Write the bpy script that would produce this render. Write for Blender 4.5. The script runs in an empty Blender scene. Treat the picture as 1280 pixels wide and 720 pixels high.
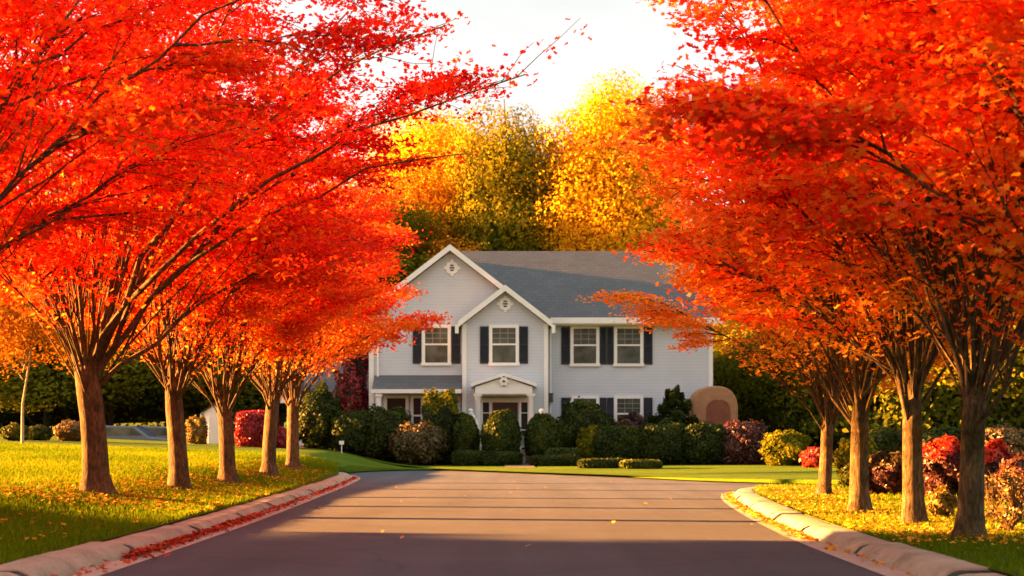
import bpy, math, random
import numpy as np
from mathutils import Vector, geometry

random.seed(7)
S = bpy.context.scene
COL = S.collection
R_ = math.radians
CAM_Z, F, HY = 1.1, 1800.0, 550.0

def at(px, py, Y):
    """point of the world seen at photo pixel (px, py) at depth Y"""
    return ((px - 640.0) * Y / F, Y, CAM_Z + (HY - py) * Y / F)
def wx(px, Y): return (px - 640.0) * Y / F
def wz(py, Y): return CAM_Z + (HY - py) * Y / F

# ------------------------------------------------------------------ materials
def nt(name):
    m = bpy.data.materials.new(name); m.use_nodes = True
    t = m.node_tree; t.nodes.clear()
    return m, t
def N(t, typ, **kw):
    n = t.nodes.new(typ)
    for k, v in kw.items():
        if k in n.inputs: n.inputs[k].default_value = v
        else: setattr(n, k, v)
    return n
def L(t, a, b): t.links.new(a, b)
def ramp(t, stops, fac=None, interp='LINEAR'):
    r = t.nodes.new('ShaderNodeValToRGB'); r.color_ramp.interpolation = interp
    e = r.color_ramp.elements
    while len(e) < len(stops): e.new(0.5)
    for i, (p, c) in enumerate(stops):
        e[i].position = p; e[i].color = (*c, 1) if len(c) == 3 else c
    if fac is not None: L(t, fac, r.inputs[0])
    return r
def mat_plain(name, c1, c2=None, scale=8.0, rough=0.7, bump=0.0, bscale=None, detail=5.0, spec=0.3, metallic=0.0, stretch=None):
    m, t = nt(name)
    out = N(t, 'ShaderNodeOutputMaterial'); p = N(t, 'ShaderNodeBsdfPrincipled')
    p.inputs['Roughness'].default_value = rough; p.inputs['Specular IOR Level'].default_value = spec
    p.inputs['Metallic'].default_value = metallic
    L(t, p.outputs[0], out.inputs[0])
    tc = N(t, 'ShaderNodeTexCoord'); vec = tc.outputs['Object']
    if stretch:
        mp = N(t, 'ShaderNodeMapping'); mp.inputs['Scale'].default_value = stretch
        L(t, vec, mp.inputs[0]); vec = mp.outputs[0]
    nz = N(t, 'ShaderNodeTexNoise', Scale=scale, Detail=detail, Roughness=0.65); L(t, vec, nz.inputs['Vector'])
    r = ramp(t, [(0.3, c1), (0.7, c2 or c1)], nz.outputs['Fac']); L(t, r.outputs[0], p.inputs['Base Color'])
    if bump:
        n2 = N(t, 'ShaderNodeTexNoise', Scale=bscale or scale * 4, Detail=6.0); L(t, vec, n2.inputs['Vector'])
        b = N(t, 'ShaderNodeBump', Strength=bump, Distance=0.02); L(t, n2.outputs['Fac'], b.inputs['Height'])
        L(t, b.outputs[0], p.inputs['Normal'])
    return m
def mat_leaf(name, stops, trans=0.45, gloss=0.04, sat_shift=True):
    """leaves: colour from a per-leaf 'tint' value, shifted per tree by the object colour"""
    m, t = nt(name)
    out = N(t, 'ShaderNodeOutputMaterial')
    a = N(t, 'ShaderNodeAttribute', attribute_name='tint')
    oi = N(t, 'ShaderNodeObjectInfo'); sp = N(t, 'ShaderNodeSeparateColor'); L(t, oi.outputs['Color'], sp.inputs[0])
    s1 = N(t, 'ShaderNodeMath', operation='SUBTRACT'); L(t, sp.outputs[0], s1.inputs[0]); s1.inputs[1].default_value = 0.5
    ad = N(t, 'ShaderNodeMath', operation='ADD', use_clamp=True); L(t, a.outputs['Fac'], ad.inputs[0]); L(t, s1.outputs[0], ad.inputs[1])
    r = ramp(t, stops, ad.outputs[0])
    d = N(t, 'ShaderNodeBsdfDiffuse'); tr = N(t, 'ShaderNodeBsdfTranslucent'); g = N(t, 'ShaderNodeBsdfGlossy', Roughness=0.45)
    L(t, r.outputs[0], d.inputs[0]); L(t, r.outputs[0], tr.inputs[0])
    mx = N(t, 'ShaderNodeMixShader', Fac=trans); L(t, d.outputs[0], mx.inputs[1]); L(t, tr.outputs[0], mx.inputs[2])
    m2 = N(t, 'ShaderNodeMixShader', Fac=gloss); L(t, mx.outputs[0], m2.inputs[1]); L(t, g.outputs[0], m2.inputs[2])
    L(t, m2.outputs[0], out.inputs[0])
    return m

M = {}
M['maple'] = mat_leaf('maple_leaf', [(0.0, (.3, .005, .006)), (.2, (.65, .01, .005)), (.42, (.88, .028, .006)),
                                     (.62, (.88, .075, .007)), (.8, (.9, .2, .012)), (1.0, (.85, .36, .03))], .5, .015)
M['gold'] = mat_leaf('gold_leaf', [(0, (.2, .11, .01)), (.35, (.58, .27, .01)), (.7, (.74, .4, .012)), (1, (.8, .46, .016))], .3, 0)
M['amber'] = mat_leaf('amber_leaf', [(0, (.07, .05, .01)), (.4, (.3, .13, .012)), (.75, (.6, .24, .015)), (1, (.75, .4, .03))], .3, 0)
M['olive'] = mat_leaf('olive_leaf', [(0, (.04, .05, .004)), (.4, (.11, .12, .008)), (.75, (.24, .21, .012)), (1, (.45, .32, .02))], .25, 0)
M['green'] = mat_leaf('green_leaf', [(0, (.012, .018, .003)), (.5, (.03, .048, .005)), (.85, (.065, .085, .008)), (1, (.13, .125, .012))], .25, .012)
M['forest'] = mat_leaf('forest_leaf', [(0, (.045, .055, .007)), (.45, (.1, .12, .012)), (.8, (.19, .19, .015)), (1, (.3, .24, .02))], .3, 0)
M['bronze'] = mat_leaf('bronze_leaf', [(0, (.03, .025, .008)), (.5, (.1, .07, .014)), (1, (.22, .13, .02))], .25)
M['crimson'] = mat_leaf('crimson_leaf', [(0, (.1, .004, .01)), (.5, (.3, .007, .015)), (1, (.5, .03, .02))], .3)
M['scarlet'] = mat_leaf('scarlet_leaf', [(0, (.12, .01, .008)), (.5, (.5, .03, .01)), (1, (.8, .12, .03))], .35)
M['plum'] = mat_leaf('plum_leaf', [(0, (.025, .01, .012)), (.6, (.07, .02, .018)), (1, (.16, .06, .025))], .25)
M['straw'] = mat_leaf('straw_leaf', [(0, (.09, .065, .012)), (.5, (.24, .17, .02)), (1, (.4, .3, .04))], .35)
M['litter'] = mat_leaf('fallen_leaf', [(0, (.22, .03, .012)), (.35, (.5, .09, .015)), (.65, (.7, .28, .02)), (1, (.8, .45, .04))], .2)
M['gutter_leaf'] = mat_leaf('red_fallen_leaf', [(0, (.09, .008, .008)), (.6, (.3, .012, .01)), (1, (.45, .06, .015))], .15)
M['blade'] = mat_leaf('grass_blade', [(0, (.055, .1, .004)), (.5, (.12, .205, .005)), (.8, (.22, .28, .007)), (1, (.35, .32, .012))], .4, 0)
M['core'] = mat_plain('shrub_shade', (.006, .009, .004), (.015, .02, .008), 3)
def mat_bark():
    m, t = nt('maple_bark')
    out = N(t, 'ShaderNodeOutputMaterial'); p = N(t, 'ShaderNodeBsdfPrincipled', Roughness=.9); p.inputs['Specular IOR Level'].default_value = .15
    tc = N(t, 'ShaderNodeTexCoord'); mp = N(t, 'ShaderNodeMapping'); mp.inputs['Scale'].default_value = (1, 1, .22); L(t, tc.outputs['Object'], mp.inputs[0])
    v = N(t, 'ShaderNodeTexNoise', Scale=34.0, Detail=6.0, Roughness=.7, Distortion=.6); L(t, mp.outputs[0], v.inputs['Vector'])
    n1 = N(t, 'ShaderNodeTexNoise', Scale=3.2, Detail=5.0, Roughness=.65); L(t, tc.outputs['Object'], n1.inputs[0])
    r = ramp(t, [(.32, (.036, .025, .013)), (.5, (.12, .084, .04)), (.68, (.22, .165, .08))], v.outputs['Fac'])
    r2 = ramp(t, [(.35, (.55, .56, .5)), (.55, (1, 1, 1)), (.72, (1.15, 1.2, 1.0))], n1.outputs['Fac'])
    mx = N(t, 'ShaderNodeMix', data_type='RGBA', blend_type='MULTIPLY'); mx.inputs[0].default_value = 1
    L(t, r.outputs[0], mx.inputs[6]); L(t, r2.outputs[0], mx.inputs[7]); L(t, mx.outputs[2], p.inputs['Base Color'])
    b = N(t, 'ShaderNodeBump', Strength=1.0, Distance=.035); L(t, v.outputs['Fac'], b.inputs['Height']); L(t, b.outputs[0], p.inputs['Normal'])
    L(t, p.outputs[0], out.inputs[0]); return m
M['bark'] = mat_bark()
M['darkbark'] = mat_plain('forest_bark', (.04, .03, .02), (.1, .07, .045), 5, .9, .4, stretch=(1, 1, .3))
M['palebark'] = mat_plain('pale_bark', (.25, .2, .13), (.45, .38, .26), 6, .8, .3)
def mat_concrete():
    m, t = nt('kerb_concrete')
    out = N(t, 'ShaderNodeOutputMaterial'); p = N(t, 'ShaderNodeBsdfPrincipled', Roughness=.92); p.inputs['Specular IOR Level'].default_value = .2
    tc = N(t, 'ShaderNodeTexCoord')
    n1 = N(t, 'ShaderNodeTexNoise', Scale=1.6, Detail=9.0, Roughness=.72); L(t, tc.outputs['Object'], n1.inputs[0])
    n2 = N(t, 'ShaderNodeTexNoise', Scale=55.0, Detail=5.0, Roughness=.8); L(t, tc.outputs['Object'], n2.inputs[0])
    r = ramp(t, [(.3, (.2, .185, .13)), (.46, (.34, .325, .245)), (.66, (.46, .44, .35))], n1.outputs['Fac'])
    r2 = ramp(t, [(.33, (.55, .54, .5)), (.45, (1, 1, 1)), (.7, (1.15, 1.15, 1.12))], n2.outputs['Fac'])
    mx = N(t, 'ShaderNodeMix', data_type='RGBA', blend_type='MULTIPLY'); mx.inputs[0].default_value = 1
    L(t, r.outputs[0], mx.inputs[6]); L(t, r2.outputs[0], mx.inputs[7]); L(t, mx.outputs[2], p.inputs['Base Color'])
    b = N(t, 'ShaderNodeBump', Strength=.8, Distance=.012); L(t, n2.outputs['Fac'], b.inputs['Height']); L(t, b.outputs[0], p.inputs['Normal'])
    L(t, p.outputs[0], out.inputs[0]); return m
M['concrete'] = mat_concrete()
M['gutter'] = mat_plain('gutter_concrete', (.34, .32, .26), (.48, .45, .37), 3, .9, .4, 50)
M['white'] = mat_plain('white_paint', (.78, .76, .72), (.86, .85, .82), 2, .45, .05)
M['muntin'] = mat_plain('muntin_paint', (.22, .21, .17), (.3, .28, .23), 2, .5)
M['cream'] = mat_plain('cream_paint_lamp_warmth', (.7, .62, .48), (.78, .7, .56), 2, .5, .05)  # also carries the portico ceiling's lamp warmth as colour
M['black'] = mat_plain('shutter_paint', (.012, .014, .018), (.022, .024, .03), 6, .5, .1)
M['paving'] = mat_plain('path_paving', (.09, .075, .06), (.15, .125, .1), 5, .9, .3)
M['door'] = mat_plain('door_wood', (.022, .009, .005), (.05, .022, .01), 3, .4, .1, stretch=(6, 6, .6))
M['metal'] = mat_plain('dark_metal', (.03, .03, .035), (.06, .06, .065), 4, .4, 0, metallic=.6)
M['stone'] = mat_plain('step_stone', (.3, .28, .26), (.42, .4, .37), 4, .85, .3)
M['tan'] = mat_plain('tan_stucco', (.3, .15, .075), (.42, .22, .115), 4, .9, .4)
M['rust'] = mat_plain('rusty_door', (.17, .055, .03), (.24, .085, .045), 4, .8, .2)
M['slate'] = mat_plain('grey_boarding', (.1, .105, .12), (.14, .145, .16), 3, .8, .1)
M['tyre'] = mat_plain('tyre_rubber', (.012, .012, .012), (.02, .02, .02), 8, .8)
M['carpaint_a'] = mat_plain('blue_grey_paint', (.09, .13, .2), (.1, .14, .21), 1, .25, spec=.6)
M['carpaint_b'] = mat_plain('silver_paint', (.16, .2, .27), (.2, .24, .32), 1, .25, spec=.6)
M['mulch'] = mat_plain('bed_mulch', (.02, .013, .008), (.055, .035, .02), 9, .95, .6, 30)

def mat_siding():
    m, t = nt('grey_siding')
    out = N(t, 'ShaderNodeOutputMaterial'); p = N(t, 'ShaderNodeBsdfPrincipled', Roughness=.65)
    p.inputs['Specular IOR Level'].default_value = .25
    tc = N(t, 'ShaderNodeTexCoord'); sx = N(t, 'ShaderNodeSeparateXYZ'); L(t, tc.outputs['Object'], sx.inputs[0])
    mu = N(t, 'ShaderNodeMath', operation='MULTIPLY'); L(t, sx.outputs[2], mu.inputs[0]); mu.inputs[1].default_value = 1 / .13
    fr = N(t, 'ShaderNodeMath', operation='FRACT'); L(t, mu.outputs[0], fr.inputs[0])
    nz = N(t, 'ShaderNodeTexNoise', Scale=.7, Detail=6.0); L(t, tc.outputs['Object'], nz.inputs[0])
    r = ramp(t, [(.3, (.53, .56, .62)), (.7, (.6, .63, .685))], nz.outputs['Fac'])
    r2 = ramp(t, [(0, (.72, .72, .74)), (.1, (1, 1, 1)), (1, (.95, .95, .95))], fr.outputs[0])
    mx = N(t, 'ShaderNodeMix', data_type='RGBA', blend_type='MULTIPLY'); mx.inputs[0].default_value = 1
    L(t, r.outputs[0], mx.inputs[6]); L(t, r2.outputs[0], mx.inputs[7]); L(t, mx.outputs[2], p.inputs['Base Color'])
    b = N(t, 'ShaderNodeBump', Strength=.5, Distance=.02, invert=True); L(t, fr.outputs[0], b.inputs['Height']); L(t, b.outputs[0], p.inputs['Normal'])
    L(t, p.outputs[0], out.inputs[0]); return m
M['siding'] = mat_siding()
def mat_shingle():
    m, t = nt('slate_shingles')
    out = N(t, 'ShaderNodeOutputMaterial'); p = N(t, 'ShaderNodeBsdfPrincipled', Roughness=.85)
    tc = N(t, 'ShaderNodeTexCoord')
    mp = N(t, 'ShaderNodeMapping'); mp.inputs['Rotation'].default_value = (R_(90), 0, 0); L(t, tc.outputs['Object'], mp.inputs[0])
    br = N(t, 'ShaderNodeTexBrick', Scale=1.0); br.inputs['Brick Width'].default_value = .33; br.inputs['Row Height'].default_value = .14
    br.inputs['Mortar Size'].default_value = .012
    br.inputs['Color1'].default_value = (.088, .098, .108, 1); br.inputs['Color2'].default_value = (.108, .118, .128, 1); br.inputs['Mortar'].default_value = (.07, .078, .085, 1)
    L(t, mp.outputs[0], br.inputs['Vector'])
    nz = N(t, 'ShaderNodeTexNoise', Scale=.6, Detail=7.0, Roughness=.7); L(t, tc.outputs['Object'], nz.inputs[0])
    r = ramp(t, [(.3, (.88, .88, .88)), (.7, (1.08, 1.08, 1.08))], nz.outputs['Fac'])
    mx = N(t, 'ShaderNodeMix', data_type='RGBA', blend_type='MULTIPLY'); mx.inputs[0].default_value = 1
    L(t, br.outputs[0], mx.inputs[6]); L(t, r.outputs[0], mx.inputs[7]); L(t, mx.outputs[2], p.inputs['Base Color'])
    L(t, p.outputs[0], out.inputs[0]); return m
M['shingle'] = mat_shingle()
def mat_glass():
    m, t = nt('window_glass')
    out = N(t, 'ShaderNodeOutputMaterial'); p = N(t, 'ShaderNodeBsdfPrincipled', Roughness=.18)
    p.inputs['Specular IOR Level'].default_value = .12
    tc = N(t, 'ShaderNodeTexCoord'); sx = N(t, 'ShaderNodeSeparateXYZ'); L(t, tc.outputs['Object'], sx.inputs[0])
    nz = N(t, 'ShaderNodeTexNoise', Scale=1.6, Detail=3.0); L(t, tc.outputs['Object'], nz.inputs[0])
    r = ramp(t, [(.35, (.05, .056, .042)), (.65, (.13, .135, .11))], nz.outputs['Fac']); L(t, r.outputs[0], p.inputs['Base Color'])
    n2 = N(t, 'ShaderNodeTexNoise', Scale=.9); L(t, tc.outputs['Object'], n2.inputs[0])
    b = N(t, 'ShaderNodeBump', Strength=.05, Distance=.05); L(t, n2.outputs['Fac'], b.inputs['Height']); L(t, b.outputs[0], p.inputs['Normal'])
    L(t, p.outputs[0], out.inputs[0]); return m
M['glass'] = mat_glass()
M['dim_glass'] = mat_plain('shaded_glass', (.012, .012, .011), (.03, .03, .026), 2, .3, spec=.15)
def mat_asphalt():
    m, t = nt('asphalt')
    out = N(t, 'ShaderNodeOutputMaterial'); p = N(t, 'ShaderNodeBsdfPrincipled', Roughness=.8)
    p.inputs['Specular IOR Level'].default_value = .35
    tc = N(t, 'ShaderNodeTexCoord')
    n1 = N(t, 'ShaderNodeTexNoise', Scale=.35, Detail=8.0, Roughness=.7); L(t, tc.outputs['Object'], n1.inputs[0])
    n2 = N(t, 'ShaderNodeTexNoise', Scale=60.0, Detail=4.0, Roughness=.8); L(t, tc.outputs['Object'], n2.inputs[0])
    r = ramp(t, [(.3, (.075, .092, .118)), (.7, (.11, .132, .164))], n1.outputs['Fac'])
    r2 = ramp(t, [(.35, (.5, .5, .5)), (.5, (1, 1, 1)), (.7, (1.7, 1.65, 1.6))], n2.outputs['Fac'])
    mx = N(t, 'ShaderNodeMix', data_type='RGBA', blend_type='MULTIPLY'); mx.inputs[0].default_value = 1
    L(t, r.outputs[0], mx.inputs[6]); L(t, r2.outputs[0], mx.inputs[7]); 
    dn = N(t, 'ShaderNodeTexNoise', Scale=1.1, Detail=6.0); L(t, tc.outputs['Object'], dn.inputs[0])
    dm = N(t, 'ShaderNodeMix', data_type='RGBA'); dm.inputs[0].default_value = .22; L(t, tc.outputs['Object'], dm.inputs[6]); L(t, dn.outputs['Color'], dm.inputs[7])
    vo = N(t, 'ShaderNodeTexVoronoi', feature='DISTANCE_TO_EDGE', Scale=.34); L(t, dm.outputs[2], vo.inputs['Vector'])
    cr = ramp(t, [(0, (.45, .45, .45)), (.004, (.6, .6, .6)), (.008, (1, 1, 1))], vo.outputs['Distance'])
    m3 = N(t, 'ShaderNodeMix', data_type='RGBA', blend_type='MULTIPLY'); m3.inputs[0].default_value = .3; L(t, mx.outputs[2], m3.inputs[6]); L(t, cr.outputs[0], m3.inputs[7])
    mp = N(t, 'ShaderNodeMapping'); mp.inputs['Scale'].default_value = (.9, .04, 1); L(t, tc.outputs['Object'], mp.inputs[0])
    wn = N(t, 'ShaderNodeTexNoise', Scale=1.3, Detail=4.0); L(t, mp.outputs[0], wn.inputs['Vector'])
    wr = ramp(t, [(.35, (.86, .86, .86)), (.65, (1.14, 1.14, 1.14))], wn.outputs['Fac'])
    m4 = N(t, 'ShaderNodeMix', data_type='RGBA', blend_type='MULTIPLY'); m4.inputs[0].default_value = 1; L(t, m3.outputs[2], m4.inputs[6]); L(t, wr.outputs[0], m4.inputs[7])
    L(t, m4.outputs[2], p.inputs['Base Color'])
    b = N(t, 'ShaderNodeBump', Strength=1.0, Distance=.05); L(t, n2.outputs['Fac'], b.inputs['Height']); L(t, b.outputs[0], p.inputs['Normal'])
    L(t, p.outputs[0], out.inputs[0]); return m
M['asphalt'] = mat_asphalt()
def mat_lawn():
    m, t = nt('lawn_turf')
    out = N(t, 'ShaderNodeOutputMaterial'); p = N(t, 'ShaderNodeBsdfPrincipled', Roughness=.9)
    p.inputs['Specular IOR Level'].default_value = .1
    tc = N(t, 'ShaderNodeTexCoord')
    n1 = N(t, 'ShaderNodeTexNoise', Scale=.25, Detail=8.0, Roughness=.7); L(t, tc.outputs['Object'], n1.inputs[0])
    n2 = N(t, 'ShaderNodeTexNoise', Scale=18.0, Detail=6.0, Roughness=.8); L(t, tc.outputs['Object'], n2.inputs[0])
    r = ramp(t, [(.3, (.095, .18, .006)), (.55, (.14, .25, .008)), (.75, (.21, .28, .01))], n1.outputs['Fac'])
    r2 = ramp(t, [(.3, (.55, .6, .5)), (.7, (1.3, 1.25, 1.2))], n2.outputs['Fac'])
    mx = N(t, 'ShaderNodeMix', data_type='RGBA', blend_type='MULTIPLY'); mx.inputs[0].default_value = 1
    L(t, r.outputs[0], mx.inputs[6]); L(t, r2.outputs[0], mx.inputs[7]); L(t, mx.outputs[2], p.inputs['Base Color'])
    b = N(t, 'ShaderNodeBump', Strength=1.0, Distance=.16); L(t, n2.outputs['Fac'], b.inputs['Height']); L(t, b.outputs[0], p.inputs['Normal'])
    L(t, p.outputs[0], out.inputs[0]); return m
M['lawn'] = mat_lawn()

# ------------------------------------------------------------------ object helpers
def props(o, label=None, cat=None, group=None, kind=None):
    if label: o['label'] = label
    if cat: o['category'] = cat
    if group: o['group'] = group
    if kind: o['kind'] = kind
    return o
def empty(name, loc, label, cat, group=None, rz=0):
    o = bpy.data.objects.new(name, None); COL.objects.link(o)
    o.location = loc; o.rotation_euler = (0, 0, rz); o.empty_display_size = .3
    return props(o, label, cat, group)
def link(name, me, parent=None, loc=(0, 0, 0)):
    o = bpy.data.objects.new(name, me); COL.objects.link(o); o.parent = parent; o.location = loc
    return o

class MB:
    """collects boxes, prisms and tubes (world or local coordinates) into one mesh"""
    def __init__(s): s.v = []; s.f = []; s.sm = []
    def add(s, vs, fs, smooth=False):
        b = len(s.v); s.v += [tuple(v) for v in vs]
        for f in fs: s.f.append([b + i for i in f]); s.sm.append(smooth)
        return s
    def box(s, x0, x1, y0, y1, z0, z1):
        return s.add([(x0,y0,z0),(x1,y0,z0),(x1,y1,z0),(x0,y1,z0),(x0,y0,z1),(x1,y0,z1),(x1,y1,z1),(x0,y1,z1)],
                     [(0,3,2,1),(4,5,6,7),(0,1,5,4),(1,2,6,5),(2,3,7,6),(3,0,4,7)])
    def prism(s, poly, y0, y1):
        """poly: (x, z) outline, counter-clockwise seen from -y, pushed from y0 to y1"""
        n = len(poly)
        return s.add([(x,y0,z) for x,z in poly] + [(x,y1,z) for x,z in poly],
                     [list(range(n)), list(range(2*n-1, n-1, -1))] + [(i, i+n, (i+1)%n+n, (i+1)%n) for i in range(n)])
    def prism_x(s, poly, x0, x1):
        """poly: (y, z) outline pushed from x0 to x1"""
        n = len(poly)
        return s.add([(x0,y,z) for y,z in poly] + [(x1,y,z) for y,z in poly],
                     [list(range(n-1,-1,-1)), list(range(n, 2*n))] + [(i, (i+1)%n, (i+1)%n+n, i+n) for i in range(n)])
    def beam(s, a, b, w, h):
        """bar from a to b (same y plane or any), w along y, h in the plane"""
        a, b = Vector(a), Vector(b); d = (b-a).normalized(); side = Vector((0,1,0)); up = side.cross(d)*-1
        if up.z < 0: up = -up
        vs = []
        for p in (a, b):
            for i, j in ((-1,-1),(1,-1),(1,1),(-1,1)): vs.append(p + side*(w/2*i) + up*(h/2*j))
        return s.add(vs, [(0,1,2,3),(7,6,5,4),(0,4,5,1),(1,5,6,2),(2,6,7,3),(3,7,4,0)])
    def tube(s, pts, rad, n=8, cap=True, smooth=True):
        pts = [Vector(p) for p in pts]; vs = []; fs = []
        for i, p in enumerate(pts):
            d = (pts[min(i+1, len(pts)-1)] - pts[max(i-1, 0)]).normalized()
            u = d.cross(Vector((0.31,0.95,0.05)) if abs(d.z) > .8 else Vector((0,0,1))).normalized(); w = d.cross(u)
            r = rad[i] if hasattr(rad, '__len__') else rad
            for k in range(n):
                a = 2*math.pi*k/n; vs.append(p + u*(r*math.cos(a)) + w*(r*math.sin(a)))
        for i in range(len(pts)-1):
            for k in range(n): fs.append((i*n+k, i*n+(k+1)%n, (i+1)*n+(k+1)%n, (i+1)*n+k))
        s.add(vs, fs, smooth)
        if cap: s.add(vs[:n], [list(range(n-1,-1,-1))]); s.add(vs[-n:], [list(range(n))])
        return s
    def lathe(s, c, prof, n=16):
        """prof: (r, z) pairs turned about the vertical through c"""
        vs = []; fs = []
        for r, z in prof:
            for k in range(n): a = 2*math.pi*k/n; vs.append((c[0]+r*math.cos(a), c[1]+r*math.sin(a), c[2]+z))
        for i in range(len(prof)-1):
            for k in range(n): fs.append((i*n+k, i*n+(k+1)%n, (i+1)*n+(k+1)%n, (i+1)*n+k))
        return s.add(vs, fs, True)
    def build(s, name, mat, parent=None, origin=None, bevel=0):
        """verts are in world coordinates; the mesh is stored about its parent (one without rotation) or about origin"""
        o = Vector((0,0,0))
        if parent is not None:
            q = parent
            while q is not None: o += q.location; q = q.parent
        elif origin is not None: o = Vector(origin)
        me = bpy.data.meshes.new(name)
        me.from_pydata([(v[0]-o.x, v[1]-o.y, v[2]-o.z) for v in s.v], [], s.f); me.update()
        me.polygons.foreach_set('use_smooth', s.sm)
        me.materials.append(mat)
        ob = link(name, me, parent, origin if (parent is None and origin is not None) else (0,0,0))
        if bevel:
            b = ob.modifiers.new('bevel', 'BEVEL'); b.width = bevel; b.segments = 2; b.limit_method = 'ANGLE'
        return ob

def poly_mesh(name, V, k, mats, tint=None, midx=None, smooth=False):
    """V: (n*k, 3) vertices of n separate k-gons"""
    n = len(V)//k
    me = bpy.data.meshes.new(name)
    me.vertices.add(n*k); me.vertices.foreach_set('co', np.ascontiguousarray(V, np.float32).ravel())
    me.loops.add(n*k); me.loops.foreach_set('vertex_index', np.arange(n*k, dtype=np.int32))
    me.polygons.add(n); me.polygons.foreach_set('loop_start', np.arange(0, n*k, k, dtype=np.int32))
    if tint is not None:
        a = me.attributes.new('tint', 'FLOAT', 'FACE'); a.data.foreach_set('value', np.ascontiguousarray(tint, np.float32))
    for m in (mats if isinstance(mats, (list, tuple)) else [mats]): me.materials.append(m)
    me.update(calc_edges=True)
    return me

STAR = np.array([(0,-.5,0),(.12,-.2,.01),(.52,-.22,.1),(.22,.08,.02),(.4,.45,.1),(.0,.24,0),(0,.75,-.04),(-.0,.24,0),(-.4,.45,.1),(-.22,.08,.02),(-.52,-.22,.1),(-.12,-.2,.01)], float)
STAR = STAR[[0,1,2,3,4,6,8,9,10,11]]
LEAF = np.array([(0,-.5,0),(.3,-.1,.08),(.2,.25,.05),(0,.6,0),(-.2,.25,.05),(-.3,-.1,.08)], float)
QUAD = np.array([(0,-.5,0),(.32,0,.1),(0,.55,0),(-.32,0,.1)], float)
def leaf_verts(P, Nrm, size, shape, rng):
    """a copy of shape at each P, facing Nrm, spun at random"""
    n = len(P); Nrm = Nrm/np.linalg.norm(Nrm, axis=1, keepdims=True)
    ref = np.where(np.abs(Nrm[:, 2:3]) < .9, np.array([[0,0,1.]]), np.array([[1.,0,0]]))
    u = np.cross(Nrm, ref); u /= np.linalg.norm(u, axis=1, keepdims=True); w = np.cross(Nrm, u)
    a = rng.uniform(0, 2*np.pi, n)[:, None]; U = u*np.cos(a) + w*np.sin(a); W = np.cross(Nrm, U)
    s = size[:, None, None]
    V = P[:, None, :] + s*(shape[None,:,0:1]*U[:,None,:] + shape[None,:,1:2]*W[:,None,:] + shape[None,:,2:3]*Nrm[:,None,:])
    return V.reshape(-1, 3)

# ------------------------------------------------------------------ trees
def unit(v): return v/np.linalg.norm(v)
class Woody:
    def __init__(s): s.mb = MB()
    def limb(s, P, r0, r1, n=6):
        k = len(P); s.mb.tube(P, [r0 + (r1-r0)*(i/(k-1))**.8 for i in range(k)], n, cap=False)
def bez(p0, p1, p2, n, rng=None, j=0.0):
    t = np.linspace(0, 1, n)[:, None]; P = (1-t)**2*p0 + 2*t*(1-t)*p1 + t*t*p2
    if rng is not None and j: P[1:-1] += rng.normal(0, j, (n-2, 3))
    return P

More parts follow.
